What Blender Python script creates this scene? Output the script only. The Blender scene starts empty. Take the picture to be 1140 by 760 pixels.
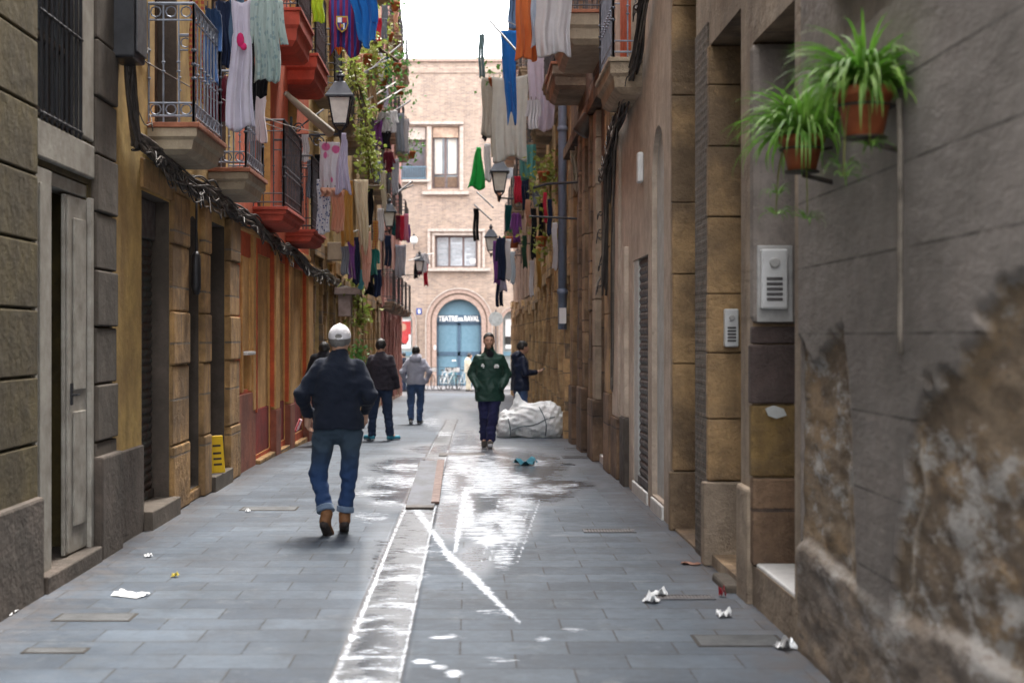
import bpy, bmesh, math, random
import numpy as np
from mathutils import Vector, Matrix, Euler, noise as mnoise
random.seed(7); np.random.seed(7)
R = math.radians; PI = math.pi
sc = bpy.context.scene; COL = sc.collection
F, CX, CY, EYE = 1600.0, 524.0, 375.0, 1.62      # photograph's focal length in its own pixels, vanishing point, eye height
XL, XR = -2.76, 1.71                             # the two street walls
def P(px, py, Y): return Vector(((px-CX)*Y/F, Y, EYE+(CY-py)*Y/F))
def YL(px): return -XL*F/(CX-px)
def YR(px): return XR*F/(px-CX)
GT = ([-50,18,20,24,31,40,56,70,80,500],[0,0,-.02,-.11,-.27,-.42,-.66,-.85,-.9,-.9])   # the alley falls away gently
def gz(Y): return float(np.interp(Y, *GT))
def G(px, py):                                   # ground point under a measured place
    Y = EYE*F/(py-CY)
    for _ in range(20): Y = (EYE-gz(Y))*F/(py-CY)
    return (px-CX)*Y/F, Y
# ------------------------------------------------------------------ materials
class NB:
    def __init__(s, name):
        s.m = bpy.data.materials.new(name); s.m.use_nodes = True
        s.t = s.m.node_tree; s.t.nodes.clear()
        s.out = s.n('ShaderNodeOutputMaterial'); s.b = s.n('ShaderNodeBsdfPrincipled')
        s.l(s.b.outputs[0], s.out.inputs[0])
        s.tc = s.n('ShaderNodeTexCoord')
    def n(s, t, **k):
        x = s.t.nodes.new(t)
        for a, v in k.items(): setattr(x, a, v)
        return x
    def l(s, a, b): s.t.links.new(a, b)
    def put(s, sock, v):
        if hasattr(v, 'is_output') or isinstance(v, bpy.types.NodeSocket): s.l(v, sock)
        elif isinstance(v, tuple) and len(v) == 3 and sock.type == 'RGBA': sock.default_value = (*v, 1)
        else: sock.default_value = v
    def co(s, sc_=(1,1,1), loc=(0,0,0)):
        mp = s.n('ShaderNodeMapping'); s.l(s.tc.outputs['Object'], mp.inputs[0])
        mp.inputs['Scale'].default_value = sc_; mp.inputs['Location'].default_value = loc
        return mp.outputs[0]
    def noise(s, scale=1, detail=5, rough=.55, vec=None, dist=0):
        x = s.n('ShaderNodeTexNoise'); x.inputs['Scale'].default_value = scale
        x.inputs['Detail'].default_value = detail; x.inputs['Roughness'].default_value = rough
        x.inputs['Distortion'].default_value = dist
        s.l(vec if vec is not None else s.tc.outputs['Object'], x.inputs['Vector'])
        return x.outputs['Fac']
    def mr(s, v, a, b, c=0., d=1.):
        x = s.n('ShaderNodeMapRange'); s.put(x.inputs[0], v)
        for i, q in enumerate((a, b, c, d)): x.inputs[i+1].default_value = q
        return x.outputs[0]
    def mix(s, f, a, b, mode='MIX'):
        x = s.n('ShaderNodeMix', data_type='RGBA', blend_type=mode)
        s.put(x.inputs[0], f); s.put(x.inputs[6], a); s.put(x.inputs[7], b)
        return x.outputs[2]
    def math(s, op, a, b=0.):
        x = s.n('ShaderNodeMath', operation=op); s.put(x.inputs[0], a); s.put(x.inputs[1], b)
        return x.outputs[0]
    def attr(s, name):
        x = s.n('ShaderNodeAttribute', attribute_name=name); return x.outputs['Fac']
    def bump(s, h, st=.3, d=.02, prev=None):
        x = s.n('ShaderNodeBump'); x.inputs['Strength'].default_value = st; x.inputs['Distance'].default_value = d
        s.l(h, x.inputs['Height'])
        if prev is not None: s.l(prev, x.inputs['Normal'])
        return x.outputs[0]
    def fin(s, col, rough=.9, nrm=None, metal=0., spec=.5):
        s.put(s.b.inputs['Base Color'], col); s.put(s.b.inputs['Roughness'], rough)
        s.b.inputs['Metallic'].default_value = metal; s.b.inputs['Specular IOR Level'].default_value = spec
        if nrm is not None: s.l(nrm, s.b.inputs['Normal'])
        return s.m
def wall_mat(name, c, c2, stain=(.35,.28,.22), sa=.5, joints=None, mortar=(.12,.10,.08), jw=.012, bump=.5, rough=.92, grain=35, var=1.3, axis='Y'):
    k = NB(name)
    n1 = k.noise(var, 8, .62); col = k.mix(k.mr(n1, .41, .60), c, c2)
    st = k.noise(1.0, 6, .6, k.co((3.2,3.2,.35)))
    col = k.mix(k.mr(st, .52, .72, 0, sa), col, tuple(a*b for a, b in zip(c, stain)))
    n3 = k.noise(5.5, 6, .7); col = k.mix(k.mr(n3, .40, .72, 0, .6), col, tuple(x*.5 for x in c2))
    n4 = k.noise(2.3, 9, .75, k.co((1,1,1),(4,7,2))); col = k.mix(k.mr(n4, .60, .66, 0, .35), col, tuple(min(1,x*1.5+.03) for x in c2))
    n5 = k.noise(14, 6, .8, k.co((1,1,.8),(1,9,3))); col = k.mix(k.mr(n5, .60, .70, 0, .55), col, tuple(x*.35 for x in c2)); col = k.mix(k.mr(n5, .30, .40, .4, 0), col, tuple(min(1,x*1.3+.02) for x in c))
    g = k.noise(grain, 4, .7)
    nrm = k.bump(g, bump*.5, .012); nrm = k.bump(n3, bump, .05, nrm)
    if joints:
        sx = k.n('ShaderNodeSeparateXYZ'); k.l(k.tc.outputs['Object'], sx.inputs[0])
        cb = k.n('ShaderNodeCombineXYZ'); k.l(sx.outputs[0 if axis == 'X' else 1], cb.inputs[0]); k.l(sx.outputs[2], cb.inputs[1])
        if axis == 'B': k.l(k.math('ADD', sx.outputs[0], sx.outputs[1]), cb.inputs[0])
        br = k.n('ShaderNodeTexBrick'); k.l(cb.outputs[0], br.inputs['Vector'])
        br.inputs['Scale'].default_value = 1; br.inputs['Mortar Size'].default_value = jw
        br.inputs['Mortar Smooth'].default_value = .3
        br.inputs['Brick Width'].default_value = joints[0]; br.inputs['Row Height'].default_value = joints[1]
        br.inputs['Color1'].default_value = (.72,.72,.72,1); br.inputs['Color2'].default_value = (1.12,1.1,1.05,1)
        br.inputs['Mortar'].default_value = (1,1,1,1)
        col = k.mix(1., col, br.outputs['Color'], 'MULTIPLY')
        col = k.mix(k.math('MULTIPLY', br.outputs['Fac'], k.mr(n3, .3, .6, .35, 1.)), col, mortar)
        nrm = k.bump(k.math('SUBTRACT', 1., br.outputs['Fac']), .8, .02, nrm)
    return k.fin(col, rough, nrm)
def flat_mat(name, c, rough=.6, metal=0., var=.25, bump=.15, scale=9, spec=.5, c2=None):
    k = NB(name); n = k.noise(scale, 5, .65)
    d = c2 or tuple(x*(1-var*1.6) for x in c)
    col = k.mix(k.mr(n, .35, .7), c, d)
    return k.fin(col, k.mr(n, .3, .7, max(rough-.1,.03), min(rough+.12,1)), k.bump(k.noise(scale*6, 4, .7), bump, .006), metal, spec)
def cloth_mat(name, c, c2=None, pat=None, s=20, rough=.9, thin=False):
    k = NB(name); n = k.noise(6, 4, .6)
    col = k.mix(k.mr(n, .3, .75, 0, .35), c, tuple(x*.6 for x in c))
    if pat in ('stripeh','stripev'):
        w = k.n('ShaderNodeTexWave', wave_type='BANDS', bands_direction='Z' if pat == 'stripeh' else 'X')
        k.l(k.tc.outputs['Object'], w.inputs[0]); w.inputs['Scale'].default_value = s
        col = k.mix(k.mr(w.outputs['Fac'], .48, .52), col, c2)
    elif pat == 'dots':
        v = k.n('ShaderNodeTexVoronoi'); k.l(k.tc.outputs['Object'], v.inputs[0]); v.inputs['Scale'].default_value = s
        col = k.mix(k.mr(v.outputs['Distance'], .28, .36, 1, 0), col, c2)
    elif pat == 'check':
        for d in 'XZ':
            w = k.n('ShaderNodeTexWave', wave_type='BANDS', bands_direction=d)
            k.l(k.tc.outputs['Object'], w.inputs[0]); w.inputs['Scale'].default_value = s
            col = k.mix(k.mr(w.outputs['Fac'], .55, .62, 0, .6), col, c2)
    elif pat == 'fade':
        sx = k.n('ShaderNodeSeparateXYZ'); k.l(k.tc.outputs['Object'], sx.inputs[0])
        col = k.mix(k.mr(sx.outputs[2], -s-.12, -s+.12), c2, col)
    nb = k.noise(4.5, 5, .6); nrm = k.bump(nb, .5, .05)
    m = k.fin(col, rough, k.bump(k.noise(250, 2, .5), .15, .002, nrm), 0, .2)
    if thin:
        tr = k.n('ShaderNodeBsdfTranslucent'); k.put(tr.inputs[0], col); mx = k.n('ShaderNodeMixShader'); mx.inputs[0].default_value = .3
        k.l(k.b.outputs[0], mx.inputs[1]); k.l(tr.outputs[0], mx.inputs[2]); k.l(mx.outputs[0], k.out.inputs[0])
    k.b.inputs['Sheen Weight'].default_value = .05 if max(c) < .1 else .2
    return m
def glass_mat(name, c=(.05,.06,.07), rough=.08):
    k = NB(name); n = k.noise(1.5, 3); return k.fin(k.mix(k.mr(n, .4, .7), c, tuple(x*2 for x in c)), rough, k.bump(k.noise(1.2, 2), .08, .05), 0, .8)
def leaf_mat(name, c, c2):
    k = NB(name); n = k.noise(9, 4, .6); m = k.fin(k.mix(k.mr(n, .35, .65), c, c2), .5, None, 0, .4)
    tr = k.n('ShaderNodeBsdfTranslucent'); k.put(tr.inputs[0], tuple(min(1,x*1.4) for x in c))
    mx = k.n('ShaderNodeMixShader'); mx.inputs[0].default_value = .35
    k.l(k.b.outputs[0], mx.inputs[1]); k.l(tr.outputs[0], mx.inputs[2]); k.l(mx.outputs[0], k.out.inputs[0])
    return m
# ------------------------------------------------------------------ object helpers
def tag(o, label=None, cat=None, group=None, kind=None):
    if label:
        o['label'] = label
    if cat: o['category'] = cat
    if group: o['group'] = group
    if kind: o['kind'] = kind
    return o
def empty(name, loc, label, cat, group=None, rz=0):
    o = bpy.data.objects.new(name, None); COL.objects.link(o)
    o.location = loc; o.rotation_euler = (0, 0, rz); o.empty_display_size = .1
    return tag(o, label, cat, group)
def attach(o, parent, world=True):
    if parent is None: return o
    o.parent = parent
    if world:
        p, M = parent, Matrix.Identity(4)
        chain = []
        while p: chain.append(p); p = p.parent
        for q in reversed(chain):
            M = M @ (q.matrix_parent_inverse if q.parent else Matrix.Identity(4)) @ Matrix.LocRotScale(q.location, q.rotation_euler, q.scale)
        o.matrix_parent_inverse = M.inverted()
    return o
class MB:
    def __init__(s): s.v = []; s.f = []; s.mi = []
    def add(s, vs, fs, m=0):
        b = len(s.v); s.v += [tuple(v) for v in vs]
        s.f += [tuple(i+b for i in f) for f in fs]; s.mi += [m]*len(fs); return s
    def box(s, x0, x1, y0, y1, z0, z1, m=0, M=None):
        vs = [Vector((x, y, z)) for x in (x0, x1) for y in (y0, y1) for z in (z0, z1)]
        if M is not None: vs = [M @ v for v in vs]
        return s.add(vs, [(0,1,3,2),(4,6,7,5),(0,4,5,1),(2,3,7,6),(0,2,6,4),(1,5,7,3)], m)
    def tube(s, pts, r, seg=6, m=0, cap=True):
        pts = [Vector(p) for p in pts]; n = len(pts); rr = r if isinstance(r, (list, tuple)) else [r]*n
        vs, fs = [], []
        t0 = (pts[1]-pts[0]).normalized(); up = Vector((0,0,1)) if abs(t0.z) < .9 else Vector((1,0,0))
        a = t0.cross(up).normalized()
        for i, p in enumerate(pts):
            t = (pts[min(i+1,n-1)]-pts[max(i-1,0)])
            if t.length < 1e-9: t = t0
            t.normalize(); a = (a - t*a.dot(t))
            if a.length < 1e-6: a = t.orthogonal()
            a.normalize(); b = t.cross(a)
            for j in range(seg):
                q = 2*PI*j/seg; vs.append(p + (a*math.cos(q)+b*math.sin(q))*rr[i])
        for i in range(n-1):
            for j in range(seg):
                k = (j+1) % seg; fs.append((i*seg+j, i*seg+k, (i+1)*seg+k, (i+1)*seg+j))
        if cap: fs += [tuple(range(seg))[::-1], tuple((n-1)*seg+j for j in range(seg))]
        return s.add(vs, fs, m)
    def lathe(s, prof, c, seg=12, m=0, square=False, M=None):
        c = Vector(c); vs, fs = [], []; off = PI/seg if square else 0
        for r, z in prof:
            for j in range(seg):
                q = 2*PI*j/seg+off; w = Vector((r*math.cos(q), r*math.sin(q), z))
                if M is not None: w = M @ w
                vs.append(c+w)
        for i in range(len(prof)-1):
            for j in range(seg):
                k = (j+1) % seg; fs.append((i*seg+j, i*seg+k, (i+1)*seg+k, (i+1)*seg+j))
        fs += [tuple(range(seg))[::-1], tuple((len(prof)-1)*seg+j for j in range(seg))]
        return s.add(vs, fs, m)
    def sphere(s, c, r, m=0, seg=8, sc=(1,1,1)):
        c = Vector(c); vs, fs = [], []; n = seg//2+1
        for i in range(n+1):
            a = PI*i/n
            for j in range(seg):
                q = 2*PI*j/seg
                vs.append(c+Vector((r*sc[0]*math.sin(a)*math.cos(q), r*sc[1]*math.sin(a)*math.sin(q), r*sc[2]*math.cos(a))))
        for i in range(n):
            for j in range(seg):
                k = (j+1) % seg; fs.append((i*seg+j, (i+1)*seg+j, (i+1)*seg+k, i*seg+k))
        return s.add(vs, fs, m)
    def build(s, name, mats, parent=None, smooth=False, bevel=0, world=True, seg=2, recalc=False):
        me = bpy.data.meshes.new(name); me.from_pydata(s.v, [], s.f)
        for m in (mats if isinstance(mats, (list, tuple)) else [mats]): me.materials.append(m)
        me.polygons.foreach_set('material_index', s.mi)
        if smooth: me.polygons.foreach_set('use_smooth', [True]*len(s.f))
        if recalc:
            bm = bmesh.new(); bm.from_mesh(me); bmesh.ops.recalc_face_normals(bm, faces=bm.faces); bm.to_mesh(me); bm.free()
        me.update(); o = bpy.data.objects.new(name, me); COL.objects.link(o)
        if bevel:
            b = o.modifiers.new('bevel', 'BEVEL'); b.width = bevel; b.segments = seg; b.limit_method = 'ANGLE'; b.angle_limit = R(40)
        return attach(o, parent, world)
def copy_tree(o, parent=None):
    c = o.copy(); COL.objects.link(c)
    if parent is not None: c.parent = parent
    for ch in list(o.children): copy_tree(ch, c)
    return c
# ------------------------------------------------------------------ wall system: s=-1 the row on the left, s=+1 the row on the right; d = distance out from the wall plane
def W(s, y, z, d=0.): return Vector((XL+d if s < 0 else XR-d, y, z))
def wbox(mb, s, y0, y1, z0, z1, d0, d1, m=0):
    a, b = W(s, 0, 0, d0).x, W(s, 0, 0, d1).x
    mb.box(min(a,b), max(a,b), y0, y1, z0, z1, m)
def facade(mb, s, y0, y1, z0, z1, ops, rec=.28, depth=3.0, m=0, mrev=None):
    """front sheet with openings (y0,y1,z0,z1,arched), their reveals, back, ends and top"""
    mrev = m if mrev is None else mrev
    ys = sorted({y0, y1, *[o[0] for o in ops], *[o[1] for o in ops]}); zs = sorted({z0, z1, *[o[2] for o in ops], *[o[3] for o in ops]})
    def q(a, b, c, d, mm=m): mb.add([a, b, c, d], [(0,1,2,3)], mm)
    for i in range(len(ys)-1):
        for j in range(len(zs)-1):
            cy, cz = (ys[i]+ys[i+1])/2, (zs[j]+zs[j+1])/2
            if any(o[0] < cy < o[1] and o[2] < cz < o[3] for o in ops): continue
            q(W(s,ys[i],zs[j]), W(s,ys[i+1],zs[j]), W(s,ys[i+1],zs[j+1]), W(s,ys[i],zs[j+1]))
    for o in ops:
        a, b, c, d = o[:4]; arch = len(o) > 4 and o[4]
        if arch:
            r = (b-a)/2; sp = d-r; n = 12; cy = (a+b)/2
            pts = [(cy-r*math.cos(PI*i/n), sp+r*math.sin(PI*i/n)) for i in range(n+1)]
            for i in range(n):
                (p0, q0), (p1, q1) = pts[i], pts[i+1]
                q(W(s,p0,q0), W(s,p1,q1), W(s,p1,d), W(s,p0,d))
                q(W(s,p0,q0), W(s,p1,q1), W(s,p1,q1,-rec), W(s,p0,q0,-rec), mrev)
            top = sp
        else:
            top = d; q(W(s,a,d), W(s,b,d), W(s,b,d,-rec), W(s,a,d,-rec), mrev)
        q(W(s,a,c), W(s,a,top), W(s,a,top,-rec), W(s,a,c,-rec), mrev)
        q(W(s,b,c), W(s,b,top), W(s,b,top,-rec), W(s,b,c,-rec), mrev)
        q(W(s,a,c), W(s,b,c), W(s,b,c,-rec), W(s,a,c,-rec), mrev)
    D = -depth
    q(W(s,y0,z0,D), W(s,y1,z0,D), W(s,y1,z1,D), W(s,y0,z1,D)); q(W(s,y0,z1), W(s,y1,z1), W(s,y1,z1,D), W(s,y0,z1,D))
    for y in (y0, y1): q(W(s,y,z0), W(s,y,z1), W(s,y,z1,D), W(s,y,z0,D))
def shutter(s, y0, y1, z0, z1, m, parent, d=-.2, pitch=.075):
    mb = MB(); n = max(4, int((z1-z0)/pitch)); h = (z1-z0)/n; vs, fs = [], []
    for i in range(n):
        for k, dd in ((0, 0), (.35, .018), (.7, .018)):
            z = z0+(i+k)*h; vs += [W(s,y0,z,d+dd), W(s,y1,z,d+dd)]
    vs += [W(s,y0,z1,d), W(s,y1,z1,d)]
    for i in range(len(vs)//2-1): fs.append((2*i, 2*i+1, 2*i+3, 2*i+2))
    mb.add(vs, fs); wbox(mb, s, y0, y1, z0, z0+.07, d, d+.035)
    return mb.build('roller_shutter', m, parent)
def leafdoor(s, y0, y1, z0, z1, m, parent, d=-.2, panes=2, knob=None, leaves=2):
    mb = MB(); w = (y1-y0)/leaves
    for i in range(leaves):
        a, b = y0+i*w+.006, y0+(i+1)*w-.006
        wbox(mb, s, a, b, z0+.01, z1-.01, d-.05, d)
        hh = (z1-z0)/panes
        for j in range(panes):
            wbox(mb, s, a+.1, b-.1, z0+j*hh+.12, z0+(j+1)*hh-.1, d, d+.022)
    o = mb.build('door', m, parent, bevel=.006)
    if knob is not None:
        k = MB(); k.sphere(W(s, (y0+y1)/2+.07, z0+1.05, d+.045), .03); k.tube([W(s,(y0+y1)/2+.07,z0+1.05,d), W(s,(y0+y1)/2+.07,z0+1.05,d+.03)], .012)
        k.build('handle', knob, o)
    return o
def window(s, y0, y1, z0, z1, mf, mg, parent, d=-.16, mull=1, trans=1, sill=None):
    fr = MB(); t = .06
    wbox(fr, s, y0, y1, z0, z0+t, d-.04, d+.02); wbox(fr, s, y0, y1, z1-t, z1, d-.04, d+.02)
    wbox(fr, s, y0, y0+t, z0+t, z1-t, d-.04, d+.02); wbox(fr, s, y1-t, y1, z0+t, z1-t, d-.04, d+.02)
    for i in range(mull):
        c = y0+(y1-y0)*(i+1)/(mull+1); wbox(fr, s, c-.03, c+.03, z0+t, z1-t, d-.035, d+.015)
    for i in range(trans):
        c = z0+(z1-z0)*(i+1)/(trans+1); wbox(fr, s, y0+t, y1-t, c-.02, c+.02, d-.03, d+.01)
    o = fr.build('window', mf, parent, bevel=.004)
    g = MB(); wbox(g, s, y0+t*.5, y1-t*.5, z0+t*.5, z1-t*.5, d-.022, d-.014); g.build('pane', mg, o)
    if sill is not None:
        q = MB(); wbox(q, s, y0-.06, y1+.06, z0-.09, z0-.003, -.1, .07); q.build('sill', sill, o, bevel=.01)
    return o
def persiana(s, y0, y1, z0, z1, m, parent, d=-.1):     # slatted hanging blind
    mb = MB(); n = int((z1-z0)/.06)
    for i in range(n):
        z = z0+i*(z1-z0)/n; mb.add([W(s,y0,z,d+.03), W(s,y1,z,d+.03), W(s,y1,z+.055,d), W(s,y0,z+.055,d), W(s,y0,z-.006,d+.025), W(s,y1,z-.006,d+.025), W(s,y1,z+.049,d-.006), W(s,y0,z+.049,d-.006)],
            [(0,1,2,3),(7,6,5,4),(0,4,5,1),(3,2,6,7)])
    return mb.build('slatted_blind', m, parent)
def balcony(s, y0, y1, z, dep, mslab, medge, mrail, parent, bot=.22, H=1.0, knobs=True, step=.125, fancy=False):
    mb = MB()
    a, b = W(s,0,0,-.05).x, W(s,0,0,dep).x
    def ring(e, zz): # footprint grown by e
        return [W(s,y0-e,zz,-.05), W(s,y0-e,zz,dep+e), W(s,y1+e,zz,dep+e), W(s,y1+e,zz,-.05)]
    prof = [(.0, z-.045), (.0, z-bot*.45), (-.035, z-bot*.55), (-.05, z-bot*.85), (-.12, z-bot)]
    vs = []
    for e, zz in prof: vs += ring(e, zz)
    fs = [(4*i+j, 4*i+(j+1) % 4, 4*i+4+(j+1) % 4, 4*i+4+j) for i in range(len(prof)-1) for j in range(4)] + [(0,1,2,3), tuple(4*(len(prof)-1)+j for j in (3,2,1,0))]
    mb.add(vs, fs)
    o = mb.build('balcony', mslab, parent)
    e = MB(); r0, r1 = ring(.025, z-.043), ring(.025, z)
    e.add(r0+r1, [(3,2,1,0),(4,5,6,7),(0,1,5,4),(1,2,6,5),(2,3,7,6),(3,0,4,7)]); e.build('floor_edge', medge, o, bevel=.006)
    r = MB(); e = -.03
    def side(p, q):
        L = (q-p).length; n = max(2, int(round(L/step))); up = Vector((0,0,1))
        for zz, rr in ((.06,.011), (.17,.009), (H-.14,.009), (H,.016)): r.tube([p+up*zz, q+up*zz], rr, 5)
        for i in range(n+1):
            c = p.lerp(q, i/n); big = i in (0, n)
            r.tube([c+up*.0, c+up*H], .014 if big else .0085, 5)
            if knobs:
                for zz in (.38, .5, .62) if big else (.44, .52): r.sphere(c+up*zz, .026 if big else .019, 0, 6, (1,1,.7))
            if fancy and i < n:
                m_ = p.lerp(q, (i+.5)/n)
                for zc in (.115, H-.07):
                    rr = min(.045, L/n*.4); t = (q-p).normalized()
                    r.tube([m_+up*zc+(t*math.cos(2*PI*k/8)+up*math.sin(2*PI*k/8))*rr for k in range(9)], .007, 4)
    c0, c1, c2, c3 = W(s,y0-e,z,0), W(s,y0-e,z,dep+e), W(s,y1+e,z,dep+e), W(s,y1+e,z,0)
    side(c0, c1); side(c1, c2); side(c2, c3)
    r.build('railing', mrail, o)
    return o
# ------------------------------------------------------------------ implicit surfaces for bodies, clothes and soft things
def smin(a, b, k): h = np.clip(.5+.5*(b-a)/k, 0, 1); return b+(a-b)*h-k*h*(1-h)
class Fld:
    def __init__(s, X, Y, Z): s.p = (X, Y, Z)
    def cap(s, a, b, r1, r2, sy=1.):
        X, Y, Z = s.p; a = np.array(a, float); b = np.array(b, float); d = b-a; L = d.dot(d)+1e-9
        t = np.clip(((X-a[0])*d[0]+(Y-a[1])*d[1]+(Z-a[2])*d[2])/L, 0, 1)
        return np.sqrt((X-a[0]-t*d[0])**2+((Y-a[1]-t*d[1])/sy)**2+(Z-a[2]-t*d[2])**2)-(r1+(r2-r1)*t)
    def ell(s, c, r):
        X, Y, Z = s.p; k = np.sqrt(((X-c[0])/r[0])**2+((Y-c[1])/r[1])**2+((Z-c[2])/r[2])**2)
        return (k-1)*min(r)
    def loft(s, prof, p=2.3):                     # rows (z, cx, cy, half width, half depth), z rising
        X, Y, Z = s.p; pr = np.array(prof, float)
        i = lambda k: np.interp(Z, pr[:,0], pr[:,k])
        a, b = i(3), i(4); kx = np.abs((X-i(1))/a); ky = np.abs((Y-i(2))/b)
        d = ((kx**p+ky**p)**(1/p)-1)*np.minimum(a, b)
        return np.maximum(d, np.maximum(pr[0,0]-Z, Z-pr[-1,0]))
    def wob(s, fr, amp, seed):
        X, Y, Z = s.p; g = np.random.RandomState(seed); o = 0
        for i in range(7):
            k = g.randn(3); k[2] *= 1.5; k = k/np.linalg.norm(k)*fr*(.6+1.1*g.rand()); q = g.randn(3)*fr*.35
            o = o + np.sin(k[0]*X+k[1]*Y+k[2]*Z+g.rand()*6.3+1.3*np.sin(q[0]*X+q[1]*Y+q[2]*Z+g.rand()*6))
        return o*amp/3
def surf(name, fn, lo, hi, res, mats, parent=None, world=False, matfn=None):
    lo = np.array(lo, float); hi = np.array(hi, float); n = np.ceil((hi-lo)/res).astype(int)+1
    ax = [lo[i]+res*np.arange(n[i]) for i in range(3)]
    X, Y, Z = np.meshgrid(*ax, indexing='ij'); V = fn(Fld(X, Y, Z))
    V[0] = V[-1] = 1; V[:,0] = V[:,-1] = 1; V[:,:,0] = V[:,:,-1] = 1
    I = V < 0
    c = np.zeros(tuple(n-1), int); offs = [(a, b, d) for a in (0,1) for b in (0,1) for d in (0,1)]
    sl = lambda A, o: A[o[0]:n[0]-1+o[0], o[1]:n[1]-1+o[1], o[2]:n[2]-1+o[2]]
    for o in offs: c += sl(I, o)
    act = (c > 0) & (c < 8); idx = -np.ones(tuple(n-1), int); ids = np.argwhere(act); idx[act] = np.arange(len(ids))
    acc = np.zeros((len(ids), 3)); cnt = np.zeros(len(ids))
    cv = {o: sl(V, o)[act] for o in offs}
    for a in offs:
        for d in range(3):
            if a[d] == 0:
                b = list(a); b[d] = 1; b = tuple(b); va, vb = cv[a], cv[b]; m = (va < 0) != (vb < 0)
                t = va[m]/(va[m]-vb[m]); q = np.tile(np.array(a, float), (m.sum(), 1)); q[:,d] += t
                acc[m] += q; cnt[m] += 1
    vs = lo+res*(ids+acc/cnt[:,None]); fs = []
    for d in range(3):
        e1, e2 = [(1,2),(2,0),(0,1)][d]
        A = I[tuple(slice(0, n[k]-1) if k == d else slice(1, n[k]-1) for k in range(3))]
        B = I[tuple(slice(1, n[k]) if k == d else slice(1, n[k]-1) for k in range(3))]
        for flip in (0, 1):
            w = np.argwhere((A & ~B) if not flip else (~A & B))
            if len(w) == 0: continue
            w = w + np.array([0 if k == d else 1 for k in range(3)])
            u1 = np.eye(3, dtype=int)[e1]; u2 = np.eye(3, dtype=int)[e2]
            g = lambda q: idx[q[:,0], q[:,1], q[:,2]]
            qd = np.stack([g(w-u1-u2), g(w-u2), g(w), g(w-u1)], 1)
            fs.append(qd if not flip else qd[:,::-1])
    fs = np.concatenate(fs); me = bpy.data.meshes.new(name); me.from_pydata(vs.tolist(), [], fs.tolist())
    for m in (mats if isinstance(mats, (list, tuple)) else [mats]): me.materials.append(m)
    me.polygons.foreach_set('use_smooth', [True]*len(fs))
    if matfn is not None:
        ct = vs[fs].mean(1); me.polygons.foreach_set('material_index', matfn(ct).astype(int).tolist())
    me.update(); o = bpy.data.objects.new(name, me); COL.objects.link(o)
    return attach(o, parent, world)
# ================================================================== materials
M = {}
M['ashlar'] = wall_mat('ashlar', (.118,.088,.030), (.066,.048,.020), joints=None, bump=.3)
M['quoin'] = wall_mat('quoin', (.115,.092,.072), (.075,.06,.046), bump=.3)
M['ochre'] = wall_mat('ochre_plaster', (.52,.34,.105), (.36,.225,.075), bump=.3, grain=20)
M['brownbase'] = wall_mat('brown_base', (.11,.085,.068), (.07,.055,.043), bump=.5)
M['stoneL'] = wall_mat('warm_stone', (.50,.30,.125), (.22,.135,.065), joints=(.9,.52), bump=.9)
M['orange'] = wall_mat('orange_plaster', (.62,.115,.035), (.48,.09,.035), bump=.3, grain=20)
M['apricot'] = wall_mat('apricot_plaster', (.66,.37,.13), (.50,.27,.09), bump=.25, sa=.4)
M['redbase'] = wall_mat('red_base', (.30,.03,.022), (.20,.028,.024), bump=.3, sa=.3)
M['rustpier'] = wall_mat('rust_pier', (.33,.10,.055), (.21,.075,.05), bump=.4)
M['cream'] = wall_mat('cream_plaster', (.70,.50,.22), (.50,.35,.15), bump=.4)
M['tanL'] = wall_mat('tan_plaster', (.60,.42,.20), (.38,.26,.13), bump=.5)
M['pinkL'] = wall_mat('pink_plaster', (.60,.28,.24), (.48,.23,.19), bump=.3)
M['plasterR'] = wall_mat('grey_plaster', (.29,.245,.215), (.19,.16,.14), bump=.45, sa=.45)
M['stoneR'] = wall_mat('brown_stone', (.41,.285,.175), (.17,.115,.075), joints=(1.2,.62), bump=1., mortar=(.07,.05,.035))
M['rough'] = wall_mat('rubble', (.22,.17,.13), (.12,.09,.07), joints=(.11,.06), jw=.02, bump=1.4)
M['beigeR'] = wall_mat('beige_plaster', (.54,.44,.355), (.42,.335,.265), bump=.25, sa=.4)
M['darkR'] = wall_mat('dark_stone', (.26,.165,.105), (.10,.065,.045), joints=(1.1,.58), bump=1., mortar=(.05,.035,.03))
M['dark2R'] = wall_mat('dark_pier_stone', (.35,.215,.12), (.13,.085,.055), joints=(1.3,.66), bump=1., mortar=(.05,.035,.03))
M['ochreR'] = wall_mat('ochre_stone', (.70,.48,.25), (.34,.22,.12), joints=(.9,.5), bump=.8)
M['greyR'] = wall_mat('far_plaster', (.55,.40,.30), (.34,.24,.18), bump=.5)
M['slabL'] = wall_mat('balcony_plaster', (.42,.34,.24), (.34,.27,.20), bump=.25, sa=.35)
M['redslab'] = wall_mat('red_balcony', (.52,.08,.045), (.38,.07,.045), bump=.25, sa=.3)
M['stoneslab'] = wall_mat('stone_balcony', (.44,.34,.24), (.22,.165,.12), bump=.8)
M['tile'] = flat_mat('clay_tile_edge', (.36,.13,.07), .8)
M['jointdark'] = flat_mat('dark_joint', (.035,.027,.02), .95)
M['white_old'] = flat_mat('old_white_paint', (.36,.335,.29), .8, var=.25, bump=.5, scale=5, c2=(.20,.175,.145))
M['stoneR2'] = wall_mat('tawny_stone', (.46,.29,.14), (.18,.12,.07), bump=1.); M['stoneP'] = wall_mat('pale_dressed_stone', (.40,.31,.225), (.25,.19,.14), bump=.8)
M['stain'] = wall_mat('stained_stone', (.10,.07,.062), (.055,.04,.038), bump=.9); M['ochreblock'] = wall_mat('ochre_block', (.26,.165,.06), (.09,.06,.045), bump=.9)
M['whitestone'] = flat_mat('white_marble', (.66,.64,.62), .6, var=.12)
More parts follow.
